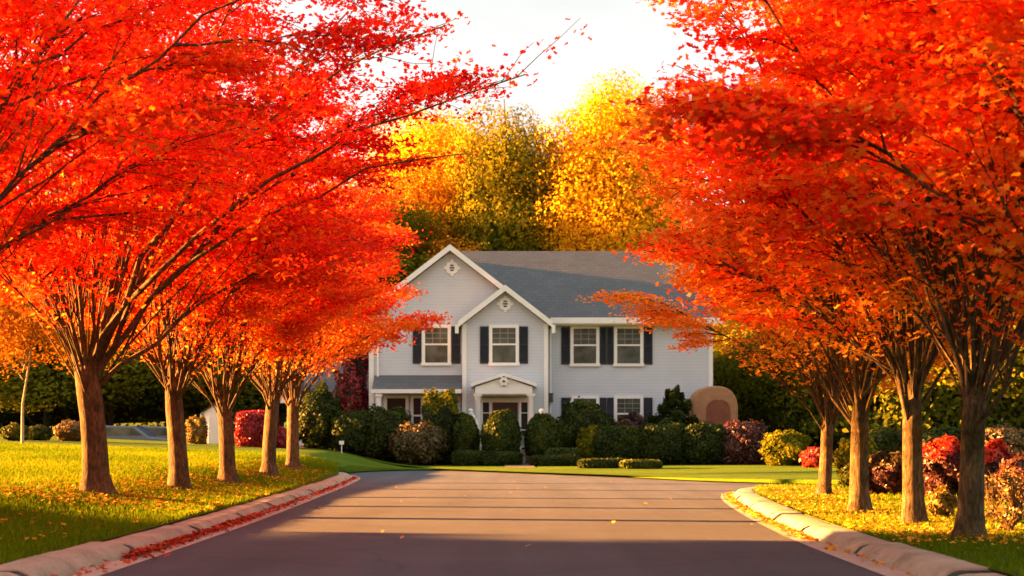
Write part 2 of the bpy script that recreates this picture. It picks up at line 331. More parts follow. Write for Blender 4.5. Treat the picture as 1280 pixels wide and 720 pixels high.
def maple_meshes(seed, R, H, fork, tr, nleaf, shape, leaf_size, zlow=3.1, prim=15, bare=.5, extra=()):
    rng = np.random.default_rng(seed); W = Woody(); up = np.array([0,0,1.])
    # trunk with root flare, slightly knobbly
    zs = [-.12, 0, .1, .3, .7, 1.1, fork-.25, fork+.05, fork+.3]; rr = [1.9, 1.6, 1.27, 1.06, .98, .95, .96, .9, .4]
    lean = rng.normal(0, .035, 2)
    pts = []; vs = []; fs = []; n = 14
    ph = rng.uniform(0, 6.28, 4)
    for z, q in zip(zs, rr):
        c = np.array([lean[0]*z + .015*math.sin(3*z+ph[0]), lean[1]*z + .015*math.cos(2.6*z+ph[1])])
        for k in range(n):
            a = 2*math.pi*k/n; r = tr*q*(1 + .06*math.sin(3*a+ph[2]+z) + .04*math.sin(5*a+ph[3]) + (.14*max(0, math.sin(4*a+ph[0])) if z < .15 else 0))
            vs.append((c[0]+r*math.cos(a), c[1]+r*math.sin(a), z))
    for i in range(len(zs)-1):
        for k in range(n): fs.append((i*n+k, i*n+(k+1)%n, (i+1)*n+(k+1)%n, (i+1)*n+k))
    fs.append(tuple((len(zs)-1)*n+k for k in range(n)))
    W.mb.add(vs, fs, True)
    top = np.array([lean[0]*fork, lean[1]*fork, fork])
    env = lambda u, az: np.array([R*math.sin(u*math.pi/2)**.85*math.cos(az), R*math.sin(u*math.pi/2)**.85*math.sin(az), zlow + (H-zlow)*math.cos(u*math.pi/2)**.9])
    tips = []        # (path, weight)
    for i in range(prim):
        az = i*2.39996 + rng.normal(0, .15); u = (i+.6)/prim; u = .12 + .82*u**.8
        e = env(u, az)*rng.uniform(.9, 1.04); out = np.array([math.cos(az), math.sin(az), 0])
        p0 = top + out*tr*.45 + up*rng.uniform(-.28, .25)
        hr = math.hypot(e[0], e[1]); p1 = p0 + out*hr*(.33 if u < .7 else .42) + up*(e[2]-p0[2])*(.52 if u < .7 else .72)
        P = bez(p0, p1, e, 10, rng, .045)
        r0 = tr*rng.choice([.11, .15, .19, .3])*rng.uniform(.85, 1.1)*(1.1 - .3*u); W.limb(P, r0, .012, 7)
        # straight thin shoots that fan up from the fork
        for k in range(8):
            t = rng.uniform(.03, .5); q = P[int(t*9)]; d = unit(P[min(9, int(t*9)+2)] - q)
            d = unit(d + np.array([*rng.normal(0, .28, 2), abs(rng.normal(.15, .2))])); ln = rng.uniform(.35, .62)*np.linalg.norm(e-q)
            Q = np.array([q, q+d*ln*.35+rng.normal(0,.03,3), q+d*ln*.7+rng.normal(0,.05,3), q+d*ln+up*.1])
            W.limb(Q, rng.uniform(.01, .021), .005, 4)
            tips.append((Q[1:], .8))
            if rng.random() < .6:
                q2 = Q[2]; d2 = unit(d + rng.normal(0, .4, 3)); W.limb(np.array([q2, q2+d2*.4, q2+d2*.8]), .012, .004, 3); tips.append((np.array([q2, q2+d2*.4, q2+d2*.8]), .8))
        # secondaries
        for k in range(10):
            t = rng.uniform(bare*.75, 1.0); f = t*9; a = min(8, int(f)); q = P[a] + (P[a+1]-P[a])*(f-a)
            tg = unit(P[min(9, a+2)] - P[a]); az2 = az + rng.normal(0, .75); o2 = np.array([math.cos(az2), math.sin(az2), 0])
            d = unit(tg*.55 + o2*.8 + up*rng.normal(.12, .22)); ln = R*rng.uniform(.2, .42)*(1.15-.4*t)
            Q = bez(q, q+d*ln*.5+up*.06*ln, q+d*ln-up*ln*.1*rng.uniform(0, 1.5), 6, rng, .03)
            W.limb(Q, .009+.015*(1-t)+.006*rng.random(), .005, 5)
            tips.append((Q[2:], .7))
            for kk in range(6):
                t2 = rng.uniform(.2, 1.0); b = min(4, int(t2*5)); q2 = Q[b] + (Q[b+1]-Q[b])*(t2*5-b)
                az3 = az2 + rng.choice([-1, 1])*rng.uniform(.3, 1.1); o3 = np.array([math.cos(az3), math.sin(az3), 0])
                d3 = unit(o3 + up*rng.normal(.0, .18) + d*.4); l3 = rng.uniform(.45, 1.0)*R/4.2
                T = bez(q2, q2+d3*l3*.5+up*.05, q2+d3*l3-up*.1*l3, 4, rng, .015)
                W.limb(T, .008, .003, 3); tips.append((T, 1.0))
    for e in extra:      # long sparse boughs that reach over the drive
        e = np.array(e, float); p0 = top + np.array([0,0,-.1]); P = bez(p0, p0 + e*np.array([.3,.3,0]) + up*(e[2]-p0[2])*.85, e, 12, rng, .05); W.limb(P, tr*.3, .008, 7)
        for k in range(16):
            t = rng.uniform(.42, 1.0); f = t*11; a = min(10, int(f)); q = P[a] + (P[a+1]-P[a])*(f-a); d = unit(unit(P[a+1]-P[a]) + rng.normal(0, .55, 3)*np.array([1,1,.45])); l = rng.uniform(.4, 1.1)
            T = bez(q, q+d*l*.5+up*.05, q+d*l, 4, rng, .015); W.limb(T, .008, .003, 3); tips.append((T, .28 if t > .75 else .7))
    wt = np.array([w*np.linalg.norm(p[-1]-p[0]) for p, w in tips]); wt /= wt.sum()
    cnt = rng.multinomial(nleaf, wt)
    P = []; T = []; 
    for (p, w), c in zip(tips, cnt):
        if not c: continue
        t = rng.uniform(.05, 1.05, c)*(len(p)-1); a = np.clip(t.astype(int), 0, len(p)-2); q = p[a] + (p[a+1]-p[a])*(t-a)[:, None]
        q = q + np.c_[rng.normal(0, .15, (c, 2)), rng.normal(0, .045, c) - .02]
        P.append(q); base = rng.normal(0, .13); T.append(np.full(c, base))
    P = np.concatenate(P); T = np.concatenate(T)
    rad = np.hypot(P[:,0], P[:,1])/R; hh = (P[:,2]-zlow)/(H-zlow)
    shell = np.clip(np.hypot(rad, np.clip(hh, 0, 2)), 0, 1.2)
    keep = (P[:,2] > fork+.55) & (rng.random(len(P)) < np.clip((shell-.06)/.36, .12, 1))
    P = P[keep]; T = T[keep]; shell = shell[keep]; hh = hh[keep]
    T = .83 + T - .26*np.clip(shell, 0, 1) - .34*np.clip(hh,0,1) + rng.normal(0, .1, len(P)) + .1*np.sin(P[:,0]*1.3+ph[0])*np.sin(P[:,1]*1.1+ph[1]) 
    Nn = np.c_[rng.normal(0, .5, (len(P), 2)), np.abs(rng.normal(.8, .3, len(P)))]
    sz = leaf_size*rng.uniform(.7, 1.25, len(P))
    cm = poly_mesh('maple_crown', leaf_verts(P, Nn, sz, shape, rng), len(shape), M['maple'], np.clip(T, 0, 1))
    wm = bpy.data.meshes.new('maple_trunk'); wm.from_pydata([tuple(map(float, v)) for v in W.mb.v], [], W.mb.f); wm.update()
    wm.polygons.foreach_set('use_smooth', W.mb.sm); wm.materials.append(M['bark'])
    return wm, cm

def crown_points(rng, n, centre, rad, clumps, lumpy=.42):
    """points through the outer part of many lumps that fill an ellipsoid; returns points, outward normals, clump tint"""
    c, r = np.array(centre, float), np.array(rad, float)
    d = rng.normal(size=(clumps, 3)); d /= np.linalg.norm(d, axis=1, keepdims=True)
    cc = c + d*r*(rng.uniform(.25, 1, (clumps, 1))**.6)*.78
    cr = rng.uniform(.6, 1.25, clumps)*lumpy*np.cbrt(np.prod(r))
    k = rng.choice(clumps, n, p=cr**2/np.sum(cr**2))
    e = rng.normal(size=(n, 3)); e /= np.linalg.norm(e, axis=1, keepdims=True); e[:, 2] *= .8
    P = cc[k] + e*(cr[k]*rng.uniform(.55, 1.08, n)**.7)[:, None]
    tint = rng.normal(0, .12, clumps)[k]
    return P, e, tint, (cc, cr)

def broad_meshes(seed, H, R, zbase, mat, nleaf, lsize, tr, clumps=60, bark='darkbark', forks=9, narrow=1.0, tbase=.5):
    rng = np.random.default_rng(seed); W = Woody()
    cz = (H+zbase)/2; P, e, T, (cc, cr) = crown_points(rng, nleaf, (0,0,cz), (R, R, (H-zbase)/2*narrow), clumps)
    W.limb(np.array([(0,0,-.3),(0,0,.4),(rng.normal(0,.1),rng.normal(0,.1),zbase*.8),(rng.normal(0,.25),rng.normal(0,.25),cz),(0,0,H*.92)]), tr*1.15, tr*.12, 9)
    for i in range(forks*2):
        t = rng.uniform(.35, .85); p0 = np.array([0, 0, zbase*.6 + t*(H-zbase)*.6]); q = cc[rng.integers(len(cc))]
        if q[2] < p0[2]: p0 = np.array([0,0,max(zbase*.5, q[2]-abs(q[0])-abs(q[1]))])
        W.limb(bez(p0, (p0+q)/2+np.array([0,0,.1*H*rng.random()*.3]), q, 6, rng, .06), tr*.32, tr*.06, 5)
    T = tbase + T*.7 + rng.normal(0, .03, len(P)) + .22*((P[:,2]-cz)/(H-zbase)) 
    Nn = e + rng.normal(0, .28, e.shape)
    cm = poly_mesh('broad_crown', leaf_verts(P, Nn, lsize*rng.uniform(.6, 1.3, len(P)), LEAF, rng), 6, M[mat], np.clip(T, 0, 1))
    wm = bpy.data.meshes.new('broad_trunk'); wm.from_pydata([tuple(map(float, v)) for v in W.mb.v], [], W.mb.f); wm.update()
    wm.polygons.foreach_set('use_smooth', W.mb.sm); wm.materials.append(M[bark])
    return wm, cm

def conifer_meshes(seed, H, R, nleaf, lsize, tr, mat='green', z0=.3):
    """tiers of drooping boughs on a straight trunk"""
    rng = np.random.default_rng(seed); W = Woody()
    W.limb(np.array([(0,0,-.2),(0,0,.3),(0,0,H*.5),(0,0,H*.97)]), tr, tr*.1, 8)
    Ps, Ns, Ts = [], [], []; nb = int(H*9); per = nleaf//nb
    for i in range(nb):
        t = (i+rng.random())/nb; z = z0 + (H-z0)*t**1.05; r = R*(1-t)**.8*rng.uniform(.72, 1.1) + .12; az = i*2.4 + rng.normal(0,.3)
        o = np.array([math.cos(az), math.sin(az), 0]); p0 = np.array([0,0,z]); p2 = p0 + o*r + np.array([0,0,-.12*r + .2*t])
        W.limb(bez(p0, p0+o*r*.5+np.array([0,0,.1*r]), p2, 4), .03+.02*(1-t), .008, 4)
        s = rng.uniform(.1, 1.03, per)**.7; q = p0 + (p2-p0)*s[:,None]; side = np.array([-o[1], o[0], 0])
        q = q + side*(rng.normal(0, .2, per)*r*(1.15-s*.75))[:,None] + np.c_[np.zeros((per,2)), rng.normal(-.03, .09, per)]
        Ps.append(q); Ns.append(np.tile(np.array([0,0,1.])+o*.5, (per,1))+rng.normal(0,.45,(per,3))); Ts.append(np.full(per, rng.normal(.45,.12))+.12*s)
    P = np.concatenate(Ps)
    cm = poly_mesh('conifer_crown', leaf_verts(P, np.concatenate(Ns), lsize*rng.uniform(.6,1.3,len(P)), LEAF, rng), 6, M[mat], np.clip(np.concatenate(Ts)+rng.normal(0,.07,len(P)),0,1))
    wm = bpy.data.meshes.new('conifer_trunk'); wm.from_pydata([tuple(map(float, v)) for v in W.mb.v], [], W.mb.f); wm.update()
    wm.polygons.foreach_set('use_smooth', W.mb.sm); wm.materials.append(M['darkbark'])
    return wm, cm

def put_tree(name, meshes, loc, label, cat='tree', group=None, rz=0, sc=(1,1,1), shift=.5, tilt=.03):
    root = empty(name, loc, label, cat, group, rz); root.rotation_euler = (math.sin(loc[0]*7+loc[1]*3)*tilt, math.cos(loc[0]*5+loc[1])*tilt, rz); root.scale = sc if hasattr(sc, '__len__') else (sc,)*3
    link('trunk', meshes[0], root); c = link('crown', meshes[1], root); c.color = (shift, .5, .5, 1)
    return root

# ------------------------------------------------------------------ shrubs
def shrub(name, loc, rad, mat, nleaf, lsize, label, cat='shrub', group=None, power=2.0, seed=1, lump=.12, shift=.5, topmat=None, cut=0.0):
    """foliage over a lumpy (super)ellipsoid standing on the ground at loc; rad = half widths and full height"""
    rng = np.random.default_rng(seed); rx, ry, h = rad; rz = h*(.5 if cut == 0 else .5)
    ph = rng.uniform(0, 6.28, 6); fr = rng.uniform(1.2, 2.6, 6)
    def surf(d, k):
        n = (np.abs(d)**power).sum(1)**(-1/power)
        w = 1 + lump*(np.sin(d[:,0]*fr[0]*3+ph[0])*np.sin(d[:,2]*fr[1]*3+ph[1]) + .6*np.sin(d[:,1]*fr[2]*4+ph[2]+d[:,0]*5) + .5*np.sin(d[:,2]*fr[3]*6+ph[3]+d[:,0]*fr[4]*4))
        return d*(n*w)[:,None]*k
    d = rng.normal(size=(nleaf, 3)); d /= np.linalg.norm(d, axis=1, keepdims=True)
    k = 1 - np.abs(rng.normal(0, .07, nleaf)) + .05*rng.random(nleaf)
    if lump > .05: k += (rng.random(nleaf) < .07)*np.abs(rng.normal(0, .11, nleaf))*(.4+.6*np.abs(np.sin(d[:,0]*9+ph[0])*np.sin(d[:,2]*8+ph[1])))
    p = surf(d, k[:,None])*np.array([rx, ry, rz]) + np.array([0,0,rz*.96]); p[:,2] = np.maximum(p[:,2], .01)
    T = .5 + .16*np.sin(p[:,0]*4/rx+ph[4])*np.sin(p[:,2]*5/h+ph[5]) + rng.normal(0, .13, nleaf) + .15*(p[:,2]/h-.5)
    V = leaf_verts(p, d+rng.normal(0, .55, d.shape), lsize*rng.uniform(.6, 1.3, nleaf), LEAF, rng)
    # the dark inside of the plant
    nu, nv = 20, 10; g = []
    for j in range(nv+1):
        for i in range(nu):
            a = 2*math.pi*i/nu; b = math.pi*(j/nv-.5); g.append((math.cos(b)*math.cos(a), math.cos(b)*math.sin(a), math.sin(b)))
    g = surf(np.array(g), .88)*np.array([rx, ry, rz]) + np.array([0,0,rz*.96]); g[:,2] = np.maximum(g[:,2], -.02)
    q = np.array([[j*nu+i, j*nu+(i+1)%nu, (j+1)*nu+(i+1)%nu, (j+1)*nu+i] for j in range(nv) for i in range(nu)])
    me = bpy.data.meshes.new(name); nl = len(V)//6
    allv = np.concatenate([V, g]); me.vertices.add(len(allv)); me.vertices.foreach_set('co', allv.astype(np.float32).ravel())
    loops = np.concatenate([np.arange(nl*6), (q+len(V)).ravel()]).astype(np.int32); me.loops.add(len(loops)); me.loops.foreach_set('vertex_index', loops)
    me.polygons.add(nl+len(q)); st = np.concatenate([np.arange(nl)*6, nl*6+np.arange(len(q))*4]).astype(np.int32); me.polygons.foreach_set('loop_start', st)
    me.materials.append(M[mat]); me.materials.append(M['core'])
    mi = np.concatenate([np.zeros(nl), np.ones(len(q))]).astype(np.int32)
    if topmat:
        me.materials.append(M[topmat]); mi[:nl][p[:,2] > h*(.72+.06*np.sin(p[:,0]*7))] = 2
    me.polygons.foreach_set('material_index', mi)
    a = me.attributes.new('tint', 'FLOAT', 'FACE'); a.data.foreach_set('value', np.concatenate([np.clip(T,0,1), np.zeros(len(q))]).astype(np.float32))
    me.update(calc_edges=True)
    o = link(name, me, None, loc); o.color = (shift, .5, .5, 1)
    return props(o, label, cat if label else None, group)

# ------------------------------------------------------------------ ground
def smooth(a, b, x):
    t = np.clip((x-a)/(b-a), 0, 1); return t*t*(3-2*t)
def ground(x, y):
    """height of the lawns above the road"""
    x = np.asarray(x, float); y = np.asarray(y, float)
    A = smooth(3.8, 7.4, -x)
    z = .11 + A*(.2 + .0085*np.clip(y-14, 0, 60)) + .035*np.clip(-x-5.5, 0, 40)*smooth(0, 1, 1)
    z = z + (1-A)*(.006*np.clip(y-46, 0, 14))*smooth(-4, 0, x+4) - .05*smooth(40, 48, y)*(1-A)
    z = z + .012*np.clip(x-5, 0, 30)
    z = z + .03*np.clip(y-75, 0, 60) + .02*np.sin(x*.35)*np.sin(y*.27)
    return z
def gz(x, y): return float(ground(x, y))

def chaikin(P, n=3):
    P = [np.array(p, float) for p in P]
    for _ in range(n):
        Q = [P[0]]
        for a, b in zip(P[:-1], P[1:]): Q += [a*.75+b*.25, a*.25+b*.75]
        Q.append(P[-1]); P = Q
    return np.array(P)
def resample(P, step):
    d = np.r_[0, np.cumsum(np.linalg.norm(np.diff(P, axis=0), axis=1))]; n = max(2, int(d[-1]/step)+1); s = np.linspace(0, d[-1], n)
    return np.c_[np.interp(s, d, P[:,0]), np.interp(s, d, P[:,1])], s
# inner (road side) lines of the left kerb, the lawn in front of the house and the right verge
LEFT = [(-3.56,-12),(-3.56,0),(-3.56,8),(-3.58,14),(-3.68,20),(-3.95,28),(-4.25,36),(-4.55,41.5),(-5.1,44.5)]
FAR = [(-5.1,44.5),(-5.4,46.5),(-5.2,49),(-3.8,51.8),(-1.5,51.6),(.3,49.8),(1.6,47),(2.8,43.5),(3.9,40),(5.4,36.8),(8.5,34),(14,32),(30,29.5),(70,27)]
RIGHT = [(3.24,-12),(3.24,0),(3.24,8),(3.25,12),(3.32,16),(3.55,20),(3.85,24),(4.15,27),(4.55,29.6),(5.3,30.9),(6.6,30.9),(9,29.8),(14,28),(30,25.5),(70,23)]
left_c = chaikin(LEFT); far_c = chaikin(FAR); right_c = chaikin(RIGHT)

def fan(name, inner, outer, rows, zin, mat):
    n = len(inner); V = []; F_ = []
    tt = np.linspace(0, 1, rows)**3.2
    for j, t in enumerate(tt):
        p = inner*(1-t) + outer*t; z = ground(p[:,0], p[:,1])
        if j == 0: z = np.asarray(zin) - .0
        elif j == 1: z = np.minimum(z, np.asarray(zin)+.05)
        V += [(float(a), float(b), float(c)) for (a, b), c in zip(p, z)]
    for j in range(rows-1):
        for i in range(n-1): F_.append((j*n+i, j*n+i+1, (j+1)*n+i+1, (j+1)*n+i))
    me = bpy.data.meshes.new(name); me.from_pydata(V, [], F_); me.update(); me.polygons.foreach_set('use_smooth', [True]*len(F_)); me.materials.append(mat)
    # faces up
    if me.polygons[0].normal.z < 0: me.flip_normals()
    return props(link(name, me), kind='structure')
KW = .40     # kerb width
def offset(P, d):
    T = np.gradient(P, axis=0); T /= np.linalg.norm(T, axis=1, keepdims=True); return P + np.c_[-T[:,1], T[:,0]]*d
lk, _ = resample(left_c, .7); fk, _ = resample(far_c, .7); rk, _ = resample(right_c, .7)
lk_back = offset(lk, KW-.02); rk_back = offset(rk, -(KW-.02))
# smooth handover from kerb height to the kerbless edge
inner = np.concatenate([lk_back, fk[1:]]); zin = np.r_[np.full(len(lk_back), .125), np.clip(.125-np.arange(len(fk)-1)*.04, .035, 1)]
ang = np.linspace(math.pi*1.02, math.pi*.02, len(inner)); s = np.linspace(0,1,len(inner))
outer = np.c_[np.cos(ang)*420, 25+np.sin(ang)*420]
outer[:,1] = np.where(np.arange(len(inner)) < len(lk_back)*.55, np.linspace(-40, 40, len(inner))*1.0 + (inner[:,1]-inner[0,1])*1.0, outer[:,1])
# monotone sweep: left points go left, far points go back, right points go right
th = np.interp(inner[:,1]*0 + np.arange(len(inner)), [0, len(lk_back)*.6, len(lk_back), len(inner)-25, len(inner)-1], [183, 172, 150, 40, 3])
outer = np.c_[np.cos(np.radians(th))*450, 30+np.sin(np.radians(th))*450]
fan('lawn', inner, outer, 46, zin, M['lawn'])
th = np.linspace(-8, 1.5, len(rk_back)); outer = np.c_[np.full(len(rk_back), 300.0), np.linspace(-60, 20, len(rk_back))]
fan('verge', rk_back, outer, 40, np.full(len(rk_back), .125), M['lawn'])
# base ground to the horizon
mb = MB(); mb.add([(math.cos(a)*900, math.sin(a)*900, -.35) for a in np.linspace(0, 2*math.pi, 64, endpoint=False)], [list(range(64))])
props(mb.build('ground', M['lawn']), kind='structure')
# road sheet (runs a little under kerbs and lawn)
GUT = .24
road_poly = [tuple(p) for p in offset(lk, .15)] + [tuple(p) for p in offset(fk, .45)[2:]] + [tuple(p) for p in offset(rk, -.15)[::-1]]
tris = geometry.tessellate_polygon([[Vector((x, y, 0)) for x, y in road_poly]])
me = bpy.data.meshes.new('road'); me.from_pydata([(x, y, 0) for x, y in road_poly], [], [tuple(t) for t in tris]); me.update(); me.materials.append(M['asphalt'])
if me.polygons[0].normal.z < 0: me.flip_normals()
props(link('road', me), kind='structure')
# gutter pans: a light concrete strip along each kerb
def strip(name, P, d0, d1, z0, z1, mat):
    a, b = offset(P, d0), offset(P, d1); n = len(P)
    me = bpy.data.meshes.new(name); me.from_pydata([(x,y,z0) for x,y in a]+[(x,y,z1) for x,y in b], [], [(i,i+1,n+i+1,n+i) for i in range(n-1)]); me.update(); me.materials.append(mat)
    if me.polygons[0].normal.z < 0: me.flip_normals()
    return props(link(name, me), kind='structure')
rk_k = rk[rk[:,0] < 12]
strip('gutter', lk, -GUT, .03, .004, .006, M['gutter']); strip('gutter', rk_k, GUT, -.03, .004, .006, M['gutter'])
# rolled kerbs in cast lengths with joints
PROF = [(0,-.05),(0,.015),(.05,.065),(.1,.104),(.12,.113),(.15,.117),(.36,.12),(.39,.116),(.4,.1),(.4,-.05)]
def kerbs(P, side, seg, seed):
    rng = np.random.default_rng(seed); F1, s = resample(P, .1); tot = s[-1]; a = 1.3
    while a < tot-.4:
        b = min(a+seg*rng.uniform(.92, 1.08), tot); sel = (s >= a+.012) & (s <= b-.012); Q = F1[sel]
        if len(Q) > 3:
            T = np.gradient(Q, axis=0); T /= np.linalg.norm(T, axis=1, keepdims=True); Nn = np.c_[-T[:,1], T[:,0]]*side
            dz = rng.normal(0, .008); dn = rng.normal(0, .012); V = []; n = len(PROF)
            for i, (p, nn) in enumerate(zip(Q, Nn)):
                end = .82 if i in (0, len(Q)-1) else 1.0
                for (o, z) in PROF: 
                    w = .003*math.sin(i*.37+o*9)+rng.normal(0, .0012)
                    q = p + nn*((o-.2)*(.97 if end < 1 else 1)+.2+dn); V.append((q[0], q[1], (z*end if z > .1 else z)+dz+w*(z > 0)))
            Fc = [(i*n+k, i*n+k+1, (i+1)*n+k+1, (i+1)*n+k) for i in range(len(Q)-1) for k in range(n-1)]
            Fc += [tuple(range(n)), tuple((len(Q)-1)*n+k for k in range(n-1,-1,-1))]
            mb = MB(); mb.add(V, Fc, False); o = mb.build('kerb', M['concrete']); o.data.polygons.foreach_set('use_smooth', [True]*len(o.data.polygons))
            if side < 0: o.data.flip_normals()
            props(o, kind='structure')
        a = b
kerbs(left_c, 1, 3.1, 3); kerbs(rk_k, -1, 3.0, 5)

# ------------------------------------------------------------------ grass and fallen leaves (uncountable)
def scatter_blades(name, n, xr, yr, test, seed, h=.055, shift=.5):
    rng = np.random.default_rng(seed); y = yr[0] + (yr[1]-yr[0])*rng.random(n)**1.7; x = rng.uniform(*xr, n)
    k = test(x, y); x, y = x[k], y[k]; n = len(x)
    a = rng.uniform(0, 2*np.pi, n); hh = h*rng.uniform(.5, 1.4, n)*(1+y*.01); w = .006*(1+y*.045)
    z = ground(x, y); lx, ly = rng.normal(0, .5, n)*hh, rng.normal(0, .5, n)*hh
    P = np.stack([np.c_[x-np.cos(a)*w, y-np.sin(a)*w, z-.012], np.c_[x+np.cos(a)*w, y+np.sin(a)*w, z-.012], np.c_[x+lx, y+ly, z+hh]], 1)
    T = .5 + .2*np.sin(x*.9+1)*np.sin(y*.6) + rng.normal(0, .16, n)
    o = link(name, poly_mesh(name, P.reshape(-1,3), 3, M['blade'], np.clip(T,0,1))); o.color = (shift,.5,.5,1)
    return props(o, kind='stuff')
def lxi(y, P): 
    i = np.argsort(P[:,1]); return np.interp(y, P[i,1], P[i,0])
left_edge = lambda y: lxi(y, lk_back)
rr = rk_back[:np.argmax(rk_back[:,1])+1]
right_edge = lambda y: lxi(y, rr)
scatter_blades('grass', 330000, (-17, -3.9), (9, 46), lambda x, y: (x < left_edge(y)-.03) & (x > -.40*y-1.5), 11)
scatter_blades('grass', 70000, (3.5, 12), (8.5, 30), lambda x, y: (x > right_edge(y)+.03) & (x < .38*y+1.5) & (y < 31.2-.19*x), 12)

def litter(name, pts, mat, size, seed, tshift=0):
    rng = np.random.default_rng(seed); n = len(pts)
    Nn = np.c_[rng.normal(0,.35,(n,2)), np.ones(n)]
    T = np.clip(rng.normal(.5+tshift, .25, n), 0, 1)
    return props(link(name, poly_mesh(name, leaf_verts(pts, Nn, size*rng.uniform(.6,1.2,n), STAR, rng), len(STAR), M[mat], T)), kind='stuff')
LT = [(-5.98,20.8),(-5.62,24.3),(-5.5,28.0),(-5.5,32.6),(-5.68,37.3)]
RT = [(4.65,14.7),(4.75,17.05),(4.8,19.9),(5.42,25.0)]
rng = np.random.default_rng(21); pl = []
for (x, y), n in zip(LT, (700, 600, 500, 500, 500)):
    q = np.c_[rng.normal(x+.2, .95, n), rng.normal(y, .95, n)]; pl.append(q)
pl.append(np.c_[rng.normal(-8, 2.6, 1000), rng.normal(19.2, .5, 1000)]); pl.append(np.c_[rng.uniform(-12, -4.1, 700), rng.uniform(11, 40, 700)])
q = np.concatenate(pl); q = q[q[:,0] < left_edge(q[:,1])-.02]
litter('fallen_leaves', np.c_[q, ground(q[:,0], q[:,1])+.03+.02*rng.random(len(q))], 'litter', .06, 22, .05)
pl = [np.c_[rng.normal(x-.2, .8, 800), rng.normal(y, 1.2, 800)] for x, y in RT+[(4.9, 22.5), (5.2, 27.5)]]
q = np.concatenate(pl); q = q[(q[:,0] > right_edge(q[:,1])+.02) & (q[:,1] < 30) & (q[:,1] > 12.6+rng.random(len(q))*1.5)]
litter('fallen_leaves', np.c_[q, ground(q[:,0], q[:,1])+.03+.02*rng.random(len(q))], 'litter', .05, 23, .0)
def along(P, n, d0, d1, y0, y1, rng):
    F1, s = resample(P, .1); k = (F1[:,1] > y0) & (F1[:,1] < y1); F1 = F1[k]
    O = offset(F1, 1.0)-F1; i = rng.integers(0, len(F1), n); d = d0 + (d1-d0)*np.abs(rng.normal(0, .45, n)); return F1[i] + O[i]*d[:,None]
q = np.concatenate([along(left_c, 950, -.02, -.17, 13.2, 20.5, rng), along(left_c, 600, -.02, -.22, 20.5, 42, rng), along(left_c, 90, -.02, -.4, 9, 14, rng)])
litter('fallen_leaves', np.c_[q, .012+.05*rng.random(len(q))], 'gutter_leaf', .062, 24)
q = np.concatenate([along(rk_k, 900, .02, .2, 15.5, 29.5, rng), along(rk_k, 60, .02, .16, 9, 15, rng)])
litter('fallen_leaves', np.c_[q, .012+.03*rng.random(len(q))], 'litter', .062, 25, -.15)
q = np.c_[rng.uniform(-3.3, 3.2, 22), rng.uniform(13, 40, 22)]
litter('fallen_leaves', np.c_[q, np.full(22, .012)], 'litter', .06, 26)

# ------------------------------------------------------------------ maples along the drive
big = maple_meshes(101, 4.7, 9.6, 1.72, 0.185, 80000, STAR, .066, zlow=3.0, prim=17, extra=[(6.3,-2.5,5.3),(5.5,-1.5,4.5),(5.3,-3.0,5.8)])
midA = maple_meshes(102, 3.3, 8.6, 1.6, .155, 62000, STAR, .068, zlow=2.55)
midB = maple_meshes(103, 3.2, 8.8, 1.55, .155, 62000, STAR, .068, zlow=2.55)
midC = maple_meshes(106, 3.0, 8.4, 1.62, .15, 56000, STAR, .068, zlow=2.6)
nar = maple_meshes(104, 2.75, 8.8, 1.35, .108, 66000, STAR, .064, zlow=2.8, prim=17)
narB = maple_meshes(105, 2.85, 8.4, 1.35, .108, 66000, STAR, .064, zlow=2.6, prim=17)
GL, GR = 'red maples along the left kerb', 'red maples along the right kerb'
def g3(x, y): return (x, y, gz(x, y))
put_tree('maple_tree', big, g3(*LT[0]), 'nearest big red maple on the left lawn with thick shaded trunk', 'maple', GL, 0.0, 1.0, .42)
put_tree('maple_tree', midA, g3(*LT[1]), 'second nearest maple of the left row, slim trunk before the dark wood', 'maple', GL, 1.9, 1.0, .5)
put_tree('maple_tree', midB, g3(*LT[2]), 'middle maple of the left row with orange red crown, trunk before the white shed', 'maple', GL, 3.3, .98, .66)
put_tree('maple_tree', midA, g3(*LT[3]), 'fourth maple of the left row with sunlit trunk before the crimson hedge', 'maple', GL, 4.4, (1.0,1.0,1.02), .72)
put_tree('maple_tree', midC, g3(*LT[4]), 'farthest maple of the left row, closest to the grey house', 'maple', GL, 5.6, 1.05, .76)
put_tree('maple_tree', nar, g3(*RT[0]), 'nearest maple on the right verge with thick shaded trunk and red crown', 'maple', GR, .3, (1.15,1.15,1), .6)  # orange shifts in this row also stand in for sunlight missing on the crowns
put_tree('maple_tree', narB, g3(*RT[1]), 'second nearest maple on the right verge with straight sunlit trunk', 'maple', GR, 2.0, (1.1,1.1,1.04), .74)
put_tree('maple_tree', nar, g3(*RT[2]), 'third maple on the right verge with forked yellow lit trunk', 'maple', GR, 3.9, (1.13,1.13,1.02), .88)
put_tree('maple_tree', narB, g3(*RT[3]), 'farthest right maple with orange crown and slim trunk at the drive bend', 'maple', GR, 5.1, (1.0,1.0,.86), 1.06)
put_tree('maple_tree', big, g3(-6.1, 13.6), 'red maple just out of frame whose crown fills the upper left corner', 'maple', GL, 2.6, 1.0, .42)
put_tree('maple_tree', nar, g3(4.95, 10.9), 'red maple just out of frame whose crown fills the upper right corner', 'maple', GR, 2.4, (1.12,1.12,1), .57)

